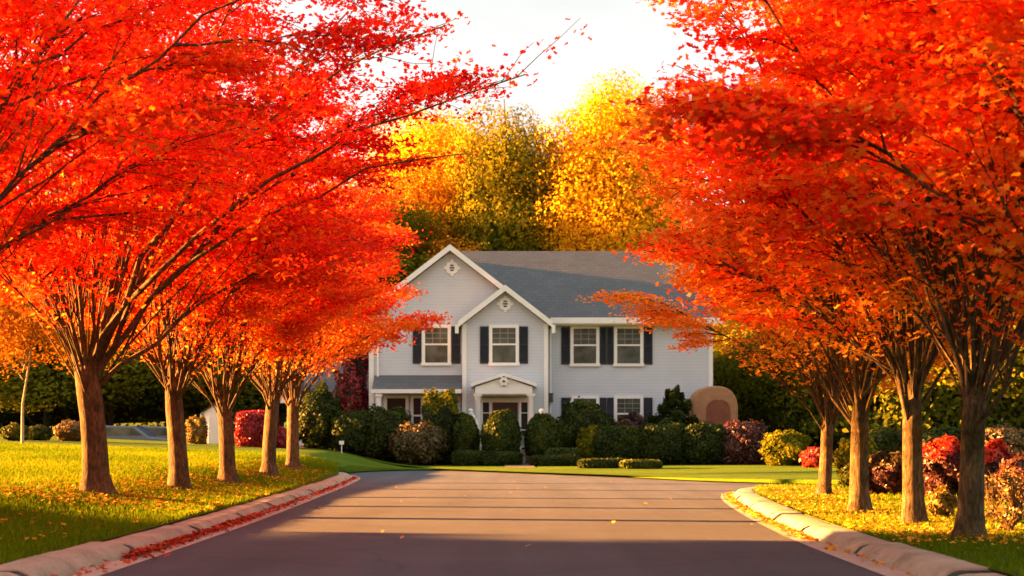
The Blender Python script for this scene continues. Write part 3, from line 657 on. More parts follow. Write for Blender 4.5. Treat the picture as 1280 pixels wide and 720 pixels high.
# ------------------------------------------------------------------ house
GY = 60.0
hz = .25
house = empty('house', (-.3, 60.0, hz), 'grey two storey house with white trim, black shutters and slate roof', 'house')
def part(mb, name, mat, parent=house, label=None, bevel=0):
    o = mb.build(name, M[mat], parent, bevel=bevel)
    if label: o['label'] = label
    return o
FB, FL, FR = 59.3, 60.0, 60.8       # front planes: entrance bay, left gable, right wing
xl0, xl1 = -5.93, .79; lp = -2.57; lz = 8.95; sl = .77
eL = lz - sl*(xl1-lp)
part(MB().prism([(xl0,-.1),(xl1,-.1),(xl1,eL),(lp,lz),(xl0,eL)], FL, 69), 'gable_wall', 'siding', label='left gable wall of pale grey siding')
part(MB().box(.8, 8.45, FR, 69, -.1, 6.0), 'wing_wall', 'siding', label='right wing wall of pale grey siding')
bx0, bx1, bp = -2.03, 1.47, -.28; bz = 7.2; eB = bz - sl*(bx1-bp)
part(MB().prism([(bx0,-.1),(bx1,-.1),(bx1,eB),(bp,bz),(bx0,eB)], FB, 60.9), 'bay_wall', 'siding', label='entrance bay wall with its own gable')
part(MB().prism_x([(FR,6.0),(69,6.0),(64.9,9.3)], 8.41, 8.45), 'end_gable', 'siding')
# roofs: slabs
def gable_roof(mb, px, pz, half, s, y0, y1, th=.2):
    for sg in (-1, 1):
        e = (px+sg*half, pz-s*half)
        poly = [(px, pz), (px, pz+th), (e[0], e[1]+th), (e[0], e[1])]
        if sg > 0: poly = poly[::-1]
        mb.prism(poly, y0, y1)
    return mb
part(gable_roof(MB(), lp, lz+.02, 3.55, sl, FL-.32, 69.2), 'gable_roof', 'shingle')
part(gable_roof(MB(), bp, bz+.02, 1.9, sl, FB-.32, 64.2), 'bay_roof', 'shingle')
ry, rz_ = 64.95, 9.62; ey, ez = 60.3, 6.05
part(MB().prism_x([(ey,ez),(ry,rz_-.2),(69.6,ez),(69.6,ez+.2),(ry,rz_),(ey,ez+.2)], -2.5, 8.85), 'main_roof', 'shingle')
# white rake boards, fascia, corner boards
def rakes(px, pz, half, y, name):
    for sg in (-1, 1):
        a = (px, y, pz-.02); b = (px+sg*half, y, pz-sl*half-.02)
        mb = MB(); h = .36
        poly = [(a[0], a[2]+.255), (a[0], a[2]-.0), (b[0], b[2]-.0), (b[0], b[2]+.255)]
        if sg < 0: poly = poly[::-1]
        mb.prism(poly[::-1], y-.04, y+.03)
        # return at the foot of the rake
        x0 = b[0]-.02 if sg > 0 else b[0]-.12
        mb.box(x0, x0+.14, y-.07, y+.25, b[2]-.24, b[2]+.1)
        part(mb, name, 'white')
rakes(lp, lz+.02, 3.58, FL-.36, 'rake_board'); rakes(bp, bz+.02, 1.93, FB-.36, 'rake_board')
part(MB().box(1.6, 8.9, ey-.13, ey-.01, ez-.08, ez+.17), 'gutter', 'white', label='white gutter along the right eave')
part(MB().box(1.6, 8.43, ey, FR-.003, ez-.14, ez-.02), 'soffit', 'cream')
for x0, x1, y, z1 in ((xl0-.03, xl0+.17, FL, eL), (bx0-.02, bx0+.15, FB, eB), (bx1-.15, bx1+.02, FB, eB), (8.3, 8.48, FR, 6.0)):
    part(MB().box(x0, x1, y-.035, y+.12, -.1, z1+.03), 'corner_board', 'white')
part(MB().tube([(xl0+.35, FL-.07, 0), (xl0+.35, FL-.07, eL-.1)], .05, 8), 'downspout', 'white')
part(MB().tube([(1.62, FR-.08, 0), (1.62, FR-.08, 6.0)], .045, 8), 'downspout', 'white')
# gable vents: white ringed rosettes with dark louvres
def vent(cx, y, cz, r):
    ring = MB(); n = 24
    o_ = [(cx+r*(1+.06*math.cos(8*a))*math.cos(a), cz+r*(1+.06*math.cos(8*a))*math.sin(a)) for a in np.linspace(0, 2*math.pi, n, endpoint=False)]
    ring.prism(o_, y-.06, y-.002)
    v = part(ring, 'gable_vent', 'white')
    lo = MB()
    for k in (-1, 0, 1): lo.box(cx-.1+.03*abs(k), cx+.1-.03*abs(k), y-.075, y-.061, cz+k*.1-.03, cz+k*.1+.03)
    part(lo, 'louvre', 'metal', v)
    for k in range(4):
        pe = MB(); a = k*math.pi/2; pe.box(cx+math.cos(a)*r*1.05-.06, cx+math.cos(a)*r*1.05+.06, y-.05, y-.003, cz+math.sin(a)*r*1.05-.06, cz+math.sin(a)*r*1.05+.06)
        part(pe, 'keystone', 'white', v)
vent(wx(565,60), FL, wz(335,60), .27); vent(bp, FB, wz(380,59.3), .27)
# windows
def window(x0, x1, z0, z1, y, grid=True, pane='glass'):
    f = MB(); c = .13
    f.box(x0, x0+c, y-.07, y+.01, z0, z1); f.box(x1-c, x1, y-.07, y+.01, z0, z1)
    f.box(x0+c, x1-c, y-.068, y+.01, z1-c, z1); f.box(x0-.04, x1+.04, y-.11, y+.01, z0-.07, z0+.05)
    w = part(f, 'window', 'white')
    m = (z0+z1)/2; s_ = MB()
    s_.box(x0+c, x1-c, y-.05, y-.012, m-.035, m+.035)
    part(s_, 'meeting_rail', 'white', w)
    g = MB(); g.box(x0+c, x1-c, y-.02, y-.005, z0+.05, z1-c)
    part(g, 'pane', pane, w)
    if grid:
        b = MB(); a0, a1, b0, b1 = x0+c, x1-c, m+.035, z1-c
        for k in (1, 2): xx = a0+(a1-a0)*k/3; b.box(xx-.014, xx+.014, y-.034, y-.021, b0, b1)
        for k in (1, 2): zz = b0+(b1-b0)*k/3; b.box(a0, a1, y-.037, y-.0215, zz-.014, zz+.014)
        part(b, 'muntins', 'muntin', w)
    return w
def shutter(x0, x1, z0, z1, y):
    f = MB(); f.box(x0, x0+.06, y-.05, y-.002, z0, z1); f.box(x1-.06, x1, y-.05, y-.002, z0, z1)
    for zz in (z0, (z0+z1)/2-.04, z1-.08): f.box(x0+.06, x1-.06, y-.048, y-.002, zz, zz+.08)
    n = 22
    for k in range(n):
        zz = z0+.08+(z1-z0-.18)*k/n; f.add([(x0+.06,y-.04,zz),(x1-.06,y-.04,zz),(x1-.06,y-.012,zz+.06),(x0+.06,y-.012,zz+.06)], [(0,1,2,3)])
    f.box(x0+.05, x1-.05, y-.012, y-.003, z0+.05, z1-.05)
    part(f, 'shutter', 'black')
def wpx(a, b, t, u, y, **k): return window(wx(a,y), wx(b,y), wz(u,y), wz(t,y), y, **k)
def spx(a, b, t, u, y): shutter(wx(a,y), wx(b,y), wz(u,y), wz(t,y), y)
wpx(527.5, 563.5, 406, 455, FL); spx(516, 526.8, 408, 454.5, FL); spx(564.2, 575.6, 408, 454.5, FL)
wpx(611.5, 648.5, 406, 455, FB); spx(600, 610.8, 408, 454.5, FB); spx(649.2, 660, 408, 454.5, FB)
for t, u, s0, s1 in ((407, 456, 409, 455.5), (494.5, 540, 497, 539)):
    wpx(713, 749, t, u, FR); wpx(767.5, 804, t, u, FR)
    spx(701.5, 712.3, s0, s1, FR); spx(749.7, 758, s0, s1, FR); spx(758.6, 766.8, s0, s1, FR); spx(804.7, 815.5, s0, s1, FR)
# pent roof porch on the left
px0, px1 = wx(467,59), wx(577,59)
part(MB().prism_x([(58.7, wz(487.5,58.7)), (59.995, wz(469,60)), (59.995, wz(469,60)-.12), (58.7, wz(487.5,58.7)-.1)], px0-.05, px1), 'porch_roof', 'shingle')
part(MB().box(px0-.08, px1, 58.63, 58.72, wz(491.5,58.7), wz(486.5,58.7)), 'porch_fascia', 'white')
part(MB().box(px0, px1, 58.73, 59.99, wz(491.5,58.7), wz(491.5,58.7)+.05), 'porch_ceiling', 'cream')
for p in (473.5,):
    x = wx(p, 58.8); pz = wz(491.5,58.7)
    part(MB().box(x-.1, x+.1, 58.72, 58.92, -.1, pz).box(x-.14, x+.14, 58.68, 58.96, pz-.14, pz-.04).box(x-.14, x+.14, 58.68, 58.96, -.1, .25), 'porch_post', 'white')
for a, b in ((480, 511), (513, 530), (532, 576)):
    window(wx(a,60), wx(b,60), wz(545,60), wz(494,60), FL, grid=False, pane='dim_glass')
# entrance: door, sidelights, portico
dy = FB
dr = part(MB().box(wx(616,dy), wx(647,dy), dy-.05, dy-.002, .1, wz(503,dy)), 'door', 'door')
pn = MB()
for i in (0, 1):
    for z0, z1 in ((.3, .95), (1.1, 1.75), (1.9, 2.3)): xx = wx(617.5,dy)+i*.5; pn.box(xx, xx+.42, dy-.065, dy-.051, z0, z1)
part(pn, 'door_panel', 'door', dr)
part(MB().tube([(wx(644,dy), dy-.06, 1.15), (wx(644,dy), dy-.12, 1.15)], .035, 8), 'door_knob', 'metal', dr)
for a, b in ((602, 613), (650, 661)):
    sd = part(MB().box(wx(a,dy), wx(b,dy), dy-.03, dy-.002, .15, wz(503,dy)), 'sidelight', 'dim_glass')
    fr = MB(); fr.box(wx(a,dy)-.04, wx(a,dy)+.05, dy-.06, dy-.003, .1, wz(502,dy)).box(wx(b,dy)-.05, wx(b,dy)+.06, dy-.06, dy-.003, .1, wz(502,dy))
    for zz in (.8, 1.5, 2.2): fr.box(wx(a,dy)+.05, wx(b,dy)-.05, dy-.045, dy-.031, zz, zz+.03)
    part(fr, 'sidelight_frame', 'white', sd)
part(MB().box(wx(598,dy), wx(664,dy), dy-.1, dy-.003, wz(503,dy), wz(498,dy)), 'door_head', 'cream')
PY = 58.3; cw = .1
for p in (597.5, 663.5):
    x = wx(p, PY); zt = wz(492, PY)
    c = MB(); c.box(x-.16, x+.16, PY-.16, PY+.16, -.0, .18); c.lathe((x,PY,0), [(.13,.18),(.15,.22),(.125,.27),(.12,1.2),(.105,zt-.2),(.14,zt-.14),(.15,zt-.08)], 16); c.box(x-.17, x+.17, PY-.17, PY+.17, zt-.1, zt)
    part(c, 'portico_column', 'white')
ex0, ex1 = wx(590.5,PY), wx(669,PY); e0, e1 = wz(492.5,PY), wz(483.5,PY)
part(MB().box(ex0+.12, ex1-.12, PY-.2, dy-.003, e0, e1), 'entablature', 'white')
pk = (ex0+ex1)/2; pzk = wz(469.5,PY)
part(MB().prism([(ex0+.15,e1),(ex1-.15,e1),(pk,pzk-.06)], PY-.12, dy-.004), 'pediment', 'white')
for sg in (-1, 1):
    xe = ex0-.06 if sg < 0 else ex1+.06
    P = [(xe, e1+.0), (xe, e1+.13), (pk+sg*.001, pzk+.1), (pk+sg*.001, pzk-.03)]
    if sg > 0: P = P[::-1]
    part(MB().prism(P[::-1], PY-.3, dy-.005), 'pediment_cornice', 'white')
rs = MB(); r = .17; cz_ = wz(477,PY)
rs.prism([(pk+r*(1+.18*math.cos(6*a))*math.cos(a), cz_+r*(1+.18*math.cos(6*a))*math.sin(a)) for a in np.linspace(0, 2*math.pi, 36, endpoint=False)], PY-.36, PY-.13)
ro = part(rs, 'rosette', 'white'); part(MB().lathe((pk, PY-.36, cz_), [(0,-.05),(.05,-.03),(.06,0),(.05,.03),(0,.05)], 12), 'boss', 'metal', ro)
part(MB().box(ex0+.2, ex1-.2, PY-.1, dy-.01, e0-.05, e0-.003), 'portico_ceiling', 'cream')  # warm lamplight under the portico is put into this cream colour
st = MB()
for k in range(3): st.box(ex0-.1-.15*k, ex1+.1+.15*k, 57.9-.32*k, 58.22-.32*k if k else dy-.01, -.1, .02-.08*k+.0)
part(st, 'steps', 'stone')
# curved white stair rails with ball topped newels
for sg, px_, px2 in ((-1, 588, 601), (1, 677, 663)):
    x0 = wx(px_, 57.6); z1 = wz(511, 57.6)
    rl = MB(); y0 = 57.7
    rl.box(x0-.09, x0+.09, y0-.09, y0+.09, -.05, z1-.2); rl.lathe((x0,y0,z1-.2), [(.12,0),(.12,.04),(.06,.06),(.1,.1),(.11,.14),(.07,.19),(.02,.21)], 14)
    n_ = part(rl, 'newel_post', 'white')
    xe = wx(px2, 57.1); cv = []
    for t in np.linspace(0, 1, 12): cv.append((x0+(xe-x0)*t**.55, y0-.6*t, z1-.25-(z1-.75)*t**1.7))
    rr_ = MB().tube(cv, .06, 8)
    for t in (3, 6, 9): rr_.tube([cv[t], (cv[t][0], cv[t][1], 0)], .022, 6)
    part(rr_, 'stair_rail', 'white')
# scrolled rail end seen beside the middle topiary
x0, y0 = wx(653.5,56.9), 56.9
sc = MB(); sc.box(x0-.13, x0+.13, y0-.13, y0+.13, wz(558,y0), wz(555,y0)); sc.box(x0-.1, x0+.1, y0-.1, y0+.1, 0, wz(562,y0)); sc.box(x0-.17, x0+.17, y0-.15, y0+.15, wz(549,y0), wz(545,y0)); sc.box(x0-.1,x0+.1,y0-.1,y0+.1,wz(555,y0),wz(549,y0))
part(sc, 'newel_post', 'white')
cv = [(x0+.1+.62*t**1.3, y0+.05-.2*t, wz(556,y0)+.1-.85*t**2.2+.12*math.sin(t*3)) for t in np.linspace(0,1,10)]
part(MB().tube(cv, [.07]*5+[.09]*5, 8), 'stair_rail', 'white')
# wall lantern right of the bay
x0 = wx(688.5,60.7); z0 = wz(497,60.7)
la = part(MB().box(x0-.03, x0+.03, 60.65, 60.797, z0-.05, z0+.05).box(x0-.02, x0+.02, 60.6, 60.66, z0-.18, z0+.15).box(x0-.12, x0+.12, 60.45, 60.69, z0+.14, z0+.18).box(x0-.11,x0+.11,60.46,60.68,z0-.2,z0-.17), 'wall_lantern', 'metal')
part(MB().box(x0-.09, x0+.09, 60.48, 60.6, z0-.17, z0+.14), 'lantern_glass', 'glass', la)
# chimney hidden by maples is left out; low garage wing at the far left
gx0, gx1 = -9.6, -5.96
part(MB().prism_x([(62,0),(69,0),(69,2.9),(65.5,4.9),(62,2.9)][::-1], gx0, gx1), 'garage_wall', 'slate', label='low grey garage wing')
part(MB().prism_x([(61.6,2.75),(65.5,5.0),(69.4,2.75),(69.4,2.92),(65.5,5.18),(61.6,2.92)], gx0-.3, gx1), 'garage_roof', 'shingle')
part(MB().box(gx0-.3, gx1, 61.5, 61.6, 2.68, 2.9), 'garage_gutter', 'white')
gd = part(MB().box(-9.2, -6.9, 61.95, 61.995, .1, 2.4), 'garage_door', 'white')

# planting bed and front path
mb = MB(); mb.add([(-9,56.4,.0),( -1.4,56.3,0),(-1.4,57.2,0),(.9,57.2,0),(.9,56.0,0),(11,54.6,0),(14,60.6,0),(-9,61.8,0)], [list(range(8))])
b_ = mb.build('planting_bed', M['mulch']); props(b_, kind='structure')
for v in b_.data.vertices: v.co.z = gz(v.co.x, v.co.y)+.03
mb = MB(); mb.add([(-.1,50.8,.06),(.9,49.8,.06),(.75,57.0,.2),(-.45,57.0,.2)], [(0,1,2,3)]); props(mb.build('path', M['paving']), kind='structure')

# ------------------------------------------------------------------ shrubs round the house
def sh(name, x0, x1, y0, y1, Y, mat, label, seed, dep=None, zb=None, n=5200, ls=.12, **k):
    """shrub filling photo box x0..x1, y0..y1 at depth Y"""
    cx = wx((x0+x1)/2, Y); rx = (x1-x0)/2*Y/F; zb = gz(cx, Y) if zb is None else zb; zt = wz(y0, Y)
    return shrub(name, (cx, Y, zb), (rx, dep or rx, zt-zb), mat, n, ls, label, seed=seed, **k)
TOP = 'clipped round topiaries by the front door'
sh('round_shrub', 370, 426, 483, 556, 57.5, 'green', 'big dark round evergreen behind the farthest left maple trunk', 1, n=7000, shift=.42)
sh('leafy_shrub', 412, 468, 514, 562, 57.2, 'green', 'low leafy green shrub left of the porch, leftmost of the two', 2, dep=1.0, power=2.6, shift=.5)
sh('leafy_shrub', 452, 512, 510, 566, 57.4, 'green', 'wide green shrub below the white porch post', 3, dep=1.0, power=2.4, shift=.56)
sh('rounded_shrub', 490, 557, 527, 571, 56.2, 'bronze', 'rounded bronze brown shrub in front of the left porch', 4, shift=.42)
sh('upright_shrub', 527, 573, 487, 568, 57.3, 'green', 'tall dark shrub with yellowish top between porch and entrance', 5, dep=.8, topmat='olive', power=2.5, shift=.4)
sh('topiary', 566, 599, 516, 564, 56.8, 'green', 'small round topiary left of the front door', 6, cat='topiary', group=TOP, lump=.04, shift=.66, n=4500)
sh('topiary', 602, 651, 512, 568, 55.9, 'green', 'large egg shaped topiary right before the front door', 7, cat='topiary', group=TOP, lump=.04, shift=.55, n=7500)
sh('topiary', 656, 701, 516, 566, 56.4, 'green', 'round topiary right of the front door beside the stair rail', 8, cat='topiary', group=TOP, lump=.04, shift=.64, n=6500)
sh('broad_shrub', 697, 765, 501, 562, 58.6, 'green', 'broad green shrub under the first lower window of the right wing', 9, shift=.58, n=7000, dep=1.0)
sh('small_shrub', 722, 752, 533, 569, 56.6, 'olive', 'small olive brown shrub at the left end of the long hedge', 10, shift=.5, n=3500)
sh('red_topped_shrub', 764, 812, 518, 570, 58.9, 'plum', 'dull red shrub under the second lower window of the right wing', 11, dep=.8, shift=.62)
GHB = 'hedge shrubs along the right wing'
for i, (a, b, t, m_, lb, sf) in enumerate(((744, 806, 532, 'green', 'first hedge shrub from the left under the right wing, green', .5), (798, 862, 530, 'green', 'middle green hedge shrub under the evergreen on the right', .46),
        (854, 912, 529, 'green', 'dark hedge shrub in front of the tan hut', .4), (902, 957, 527, 'plum', 'reddish hedge shrub at the right end of the long hedge', .6))):
    sh('hedge_shrub', a, b, t, 576, 56.2-.25*i, m_, lb, 20+i, dep=.8, power=3.4, group=GHB, shift=sf, n=6500, lump=.06)
LB = 'low clipped box hedges in front of the entrance'
for i, (a, b, t, Y, lb, sf) in enumerate(((566, 608, 563, 55.6, 'low clipped box hedge left of the front path, leftmost of the row', .45), (605, 652, 564.5, 55.2, 'low clipped box hedge below the large middle topiary', .42),
        (663, 726, 569, 54.4, 'long low clipped hedge right of the front path', .4), (681, 724, 560, 55.6, 'low clipped hedge behind the long one right of the path', .62),
        (724, 783, 573.5, 51.0, 'low dark hedge nearest the drive on the front lawn', .5), (776, 826, 575, 50.3, 'low green hedge at the right end of the clipped row', .72))):
    sh('box_hedge', a, b, t, 0, Y, 'green', lb, 30+i, dep=.5, power=5.0, cat='hedge', group=LB, shift=sf, n=4800, ls=.09, lump=.03)
# conical evergreen by the right wing
cf = conifer_meshes(41, 2.75, 2.0, 34000, .13, .07, z0=.1)
put_tree('evergreen_shrub', cf, (wx(845,58.2), 58.2, .35), 'bushy dark evergreen beside the tan hut in front of the right wing', 'evergreen', None, .4, (1,1,.98), .52)
sh('yellow_shrub', 954, 1012, 539, 579, 53, 'olive', 'yellow shrub at the right end of the front lawn', 44, shift=.4, n=6000)
sh('small_shrub', 1002, 1038, 560, 582, 50, 'scarlet', 'small red orange shrub behind the farthest right maple', 45, shift=.3, n=3000)
# crimson climber at the left house corner
sh('red_shrub', 420, 462, 430, 500, 60.8, 'crimson', 'dark red bush against the grey garage left of the house', 46, dep=.6, shift=.42, n=5500, lump=.34, zb=0.7)

# tan hut
hx, hy = wx(892,59), 59.0; hb = gz(hx, hy); hut = empty('garden_hut', (hx, hy, hb), 'tan round topped garden hut with rusty red door beside the right wing', 'hut')
def arch(cx, w, z0, zs, n=18): return [(cx-w, z0), (cx+w, z0)] + [(cx+w*abs(math.cos(a))**.8*(1 if math.cos(a) > 0 else -1), zs+w*1.0*math.sin(a)**.9) for a in np.linspace(0, math.pi, n)]
zt = wz(483, hy); part(MB().prism(arch(hx, .93, hb-.05, zt-.93), hy-.5, hy+1.2), 'shell', 'tan', hut, bevel=.08)
d_ = part(MB().prism(arch(hx+.12, .48, hb, wz(500,hy)-.48), hy-.55, hy-.502), 'door', 'rust', hut)

# ------------------------------------------------------------------ trees behind
Y1 = broad_meshes(201, 26.0, 4.4, 4.0, 'gold', 85000, .2, .3, 120, bark='palebark', tbase=.68)
O1 = broad_meshes(202, 24.0, 3.9, 3.0, 'olive', 75000, .2, .3, 110, tbase=.5)
A1 = broad_meshes(203, 17.0, 5.0, 2.5, 'amber', 55000, .2, .28, 80, tbase=.6)
G1 = conifer_meshes(204, 16.0, 3.6, 40000, .24, .22, mat='forest')
D1 = broad_meshes(205, 12.0, 4.6, .6, 'forest', 45000, .22, .25, 60, tbase=.62)
def bt(px, Y, mesh, label, s, rz, shift, group='trees behind the house', name='broadleaf_tree', cat='tree'):
    x = wx(px, Y); put_tree(name, mesh, (x, Y, gz(x, Y)-.3), label, cat, group, rz, s, shift)
bt(746, 92, Y1, 'tall golden yellow tree standing behind the right roof', (1,1,1.0), .3, .5)
bt(797, 97, Y1, 'golden tree partly hidden by the right maples', (1.1,1.1,.97), 2.1, .46)
bt(630, 94, O1, 'tall olive green tree behind the roof left of the golden one', (.95,.95,1.03), .8, .64)
bt(676, 101, O1, 'olive tree squeezed between the golden tree and the taller olive one', (.9,.9,.9), 2.8, .55)
bt(566, 98, Y1, 'yellow orange tree behind the peak of the left gable', (1.15,1.15,.97), 4.0, .24)
bt(590, 86, A1, 'amber tree right behind the left gable roof', (.8,.8,.78), 1.0, .5)
bt(655, 85, A1, 'low amber tree just above the main roof ridge', (.7,.7,.66), 2.5, .42)
bt(612, 82, G1, 'dark conifer rising behind the left gable roof', (1.1,1.1,.83), .5, .62, name='conifer_tree', cat='conifer')
bt(530, 104, Y1, 'pale gold tree behind the left maples near the gable', (1.2,1.2,.96), 5.1, .24)
bt(500, 95, A1, 'orange brown tree behind the left maples beside the house', (1.1,1.1,1.1), 3.0, .5)
bt(430, 88, O1, 'olive tree behind the garage', (1.5,1.5,.72), 1.7, .38)
bt(890, 95, O1, 'olive tree behind the right end of the house', (1.5,1.5,.72), 4.4, .42)
# dark wood right of the house and right background
GD = 'dark trees right of the house'
for i, (px, Y, s, sf, lb) in enumerate(((935, 72, .85, 0.56, 'dark green tree beyond the tan hut'), (985, 76, 1.0, 0.61, 'dark green tree behind the yellow shrub'), (1050, 66, .95, 0.66, 'dark green tree behind the farthest right maple'),
        (1110, 62, 1.0, 0.58, 'dark green tree behind the third right maple'), (1180, 60, 1.05, 0.62, 'dark green tree seen between the two nearest right maples'), (1255, 58, 1.05, 0.61, 'dark green tree at the right edge of the picture'), (1330, 56, 1.1, .5, 'dark green tree just beyond the right edge'))):
    bt(px, Y, D1, lb, (s, s, s*.8), i*1.3, sf, GD)
bt(1060, 80, O1, 'olive tree rising above the dark trees on the right', (1.5,1.5,.66), 1.1, .5, GD)
bt(1200, 78, A1, 'amber tree rising above the dark trees on the right', (1.2,1.2,.9), 1.9, .45, GD)
# left background
GLB = 'trees along the back of the left lawn'
for i, (px, Y, s, sf, lb) in enumerate(((-30, 66, 1.0, 0.52, 'dark green tree at the left picture edge behind the orange tree'), (60, 70, .95, 0.58, 'dark green tree left of the nearest maple trunk'), (140, 72, 1.05, 0.62, 'dark green tree right of the nearest maple trunk'),
        (205, 76, 1.0, 0.66, 'dark green tree behind the parked cars'), (285, 74, .95, 0.58, 'dark green tree behind the white shed'), (355, 72, .9, 0.56, 'dark green tree behind the crimson hedge'))):
    bt(px, Y, D1, lb, (s*1.15, s*1.15, s*.72), i*1.7+.4, sf, GLB)
bt(60, 92, O1, 'olive tree above the dark trees at the far left', (1.7,1.7,.7), .7, .6, GLB); bt(180, 96, A1, 'amber tree above the dark trees on the left', (1.2,1.2,1.0), 2.2, .5, GLB); bt(320, 96, O1, 'olive tree above the white shed', (1.7,1.7,.7), 3.4, .55, GLB)
OT = broad_meshes(207, 7.5, 3.0, 2.0, 'amber', 22000, .11, .07, 46, bark='palebark', forks=12, tbase=.72)
for px, Y, s, rz, lb in ((28, 47, 1.0, .2, 'orange tree with thin pale stems at the far left of the lawn'), (-25, 45, 1.1, 2.0, 'orange tree cut off by the left picture edge')):
    bt(px, Y, OT, lb, s, rz, .5, GLB)
for k, (px, Y) in enumerate(((22, 46.6), (36, 47.4), (46, 47.2))):
    pass
sh('low_shrub', 4, 34, 531, 0, 52, 'green', 'small yellow green shrub at the far left below the orange tree', 50, shift=.85, n=3000)
sh('low_shrub', 30, 62, 533, 0, 54, 'green', 'low green shrub right of the yellow green one at the far left', 51, shift=.68, n=3000)
sh('low_shrub', 70, 110, 526, 0, 55, 'bronze', 'low brown red shrub beside the nearest maple trunk', 52, shift=.7, n=3000)
sh('yellow_shrub', 236, 257, 523, 0, 58, 'straw', 'pale yellow boxy shrub left of the white shed', 53, power=4, shift=.4, n=3000)
sh('clipped_hedge', 297, 346, 514, 0, 56, 'crimson', 'crimson boxy hedge behind the left maples', 54, power=6, dep=.6, cat='hedge', shift=.55, lump=.03, n=6500)
sh('clipped_hedge', 338, 357, 534, 0, 56.4, 'crimson', 'lower crimson hedge end by the farthest left trunk', 55, power=5, dep=.5, cat='hedge', shift=.62, lump=.03, n=2500)
# the dark wood that closes the view on both sides: one mass nobody could count
def wood(x0, x1, Y, h, seed, shift):
    o = shrub('wood_edge', ((x0+x1)/2, Y, gz((x0+x1)/2, Y)-.6), ((x1-x0)/2, 2.5, h), 'forest', 42000, .26, None, seed=seed, power=6, lump=.07, shift=shift)
    o['kind'] = 'stuff'
wood(-75, -13, 74, 7.0, 301, .55); wood(9.5, 60, 84, 7.0, 302, .52); wood(14, 45, 58, 4.2, 303, .52)
# white shed
sx, sy = wx(268,60), 60.0; sb = gz(sx, sy); shd = empty('garden_shed', (sx, sy, sb), 'small white garden shed beside the crimson hedge', 'shed'); hw = .42
zt = wz(506, sy)
part(MB().prism([(sx-hw,sb-.1),(sx+hw,sb-.1),(sx+hw,zt-.3),(sx,zt),(sx-hw,zt-.3)], sy, sy+1.4), 'wall', 'white', shd)
part(gable_roof(MB(), sx, zt+.01, hw+.12, .7, sy-.1, sy+1.5, .06), 'roof', 'metal', shd)
sd = part(MB().box(sx-.26, sx+.26, sy-.03, sy-.002, sb, zt-.45), 'door', 'white', shd)
bb = MB()
for k in range(4): bb.box(sx-.24+k*.125, sx-.15+k*.125, sy-.045, sy-.031, sb+.05, zt-.5)
part(bb, 'door_boards', 'white', sd)
# small white lawn sign
sx, sy = wx(427,55), 55.0; sb = gz(sx, sy); sg = empty('lawn_sign', (sx, sy, sb), 'tiny white sign on the lawn before the leafy shrub', 'sign')
zt = wz(551, sy); part(MB().box(sx-.09, sx+.09, sy-.01, sy+.01, zt-.14, zt), 'panel', 'white', sg); part(MB().box(sx-.015, sx+.015, sy+.012, sy+.03, sb-.05, zt-.02), 'post', 'white', sg)
# parked cars far left
def car(px, Y, paint, label, rz):
    x = wx(px, Y); z = gz(x, Y)-.8; r = empty('parked_car', (x, Y, z), label, 'car', 'cars parked behind the left lawn')
    prof = [(-2.1,.35),(2.1,.35),(2.15,.6),(2.05,.82),(1.2,.92),(.55,1.38),(-.9,1.4),(-1.6,.98),(-2.1,.9),(-2.18,.6)]
    def loc(mb): 
        mb.v = [(a+x, b+Y, c+z) for a, b, c in mb.v]; return mb
    part(loc(MB().prism(prof, -.85, .85)), 'body', paint, r, bevel=.06)
    part(loc(MB().prism([(-.8,.95),(.95,.95),(.5,1.3),(-.75,1.32)], -.862, -.852)), 'side_window', 'glass', r)
    for xx in (-1.35, 1.35):
        for yy in (-.8, .62):
            part(loc(MB().add([(xx+.33*math.cos(a), yy+d, .33+.33*math.sin(a)) for d in (-.1,.1) for a in np.linspace(0,2*math.pi,16,endpoint=False)], [list(range(15,-1,-1)), list(range(16,32))]+[(i,(i+1)%16,16+(i+1)%16,16+i) for i in range(16)])), 'wheel', 'tyre', r)
    part(loc(MB().box(2.08, 2.16, -.8, -.45, .62, .76)), 'headlight', 'white', r); part(loc(MB().box(2.08, 2.16, .45, .8, .62, .76)), 'headlight', 'white', r)
car(158, 64, 'carpaint_a', 'blue grey car parked right of the nearest maple trunk behind the lawn', 0)
car(200, 68, 'carpaint_b', 'pale blue car parked behind the second maple trunk beyond the lawn', 0)

# ------------------------------------------------------------------ plants on the right verge
GV = 'plants behind the right maples'
sh('leafy_shrub', 1046, 1100, 545, 0, 31, 'olive', 'olive green shrub between the two farther right maple trunks', 60, shift=.4, n=5000, ls=.09, group=GV)
sh('dark_shrub', 1084, 1140, 566, 0, 25, 'plum', 'dark purple shrub behind the second maple trunk from the right', 61, shift=.42, n=6000, ls=.075, group=GV, topmat='bronze')
sh('red_shrub', 1148, 1212, 548, 0, 24, 'plum', 'red topped shrub left of the nearest right trunk', 62, shift=.5, n=7000, ls=.075, group=GV, topmat='scarlet')
sh('red_shrub', 1206, 1268, 556, 0, 23, 'plum', 'red topped shrub right of the nearest right trunk', 63, shift=.5, n=7000, ls=.075, group=GV, topmat='scarlet')
sh('dark_shrub', 1250, 1310, 570, 0, 21, 'plum', 'brown shrub at the right picture edge', 64, shift=.75, n=6000, ls=.07, group=GV)
sh('yellow_plant', 1160, 1192, 612, 0, 18.2, 'straw', 'yellow leafy clump between the two nearest right trunks', 65, shift=.5, n=2600, ls=.055, group=GV, lump=.25)
sh('green_shrub', 1050, 1074, 582, 0, 28.6, 'green', 'green shrub hugging the third trunk on the right', 66, shift=.75, n=2600, ls=.08, group=GV)
GH = 'clipped hedges along the back of the right verge'
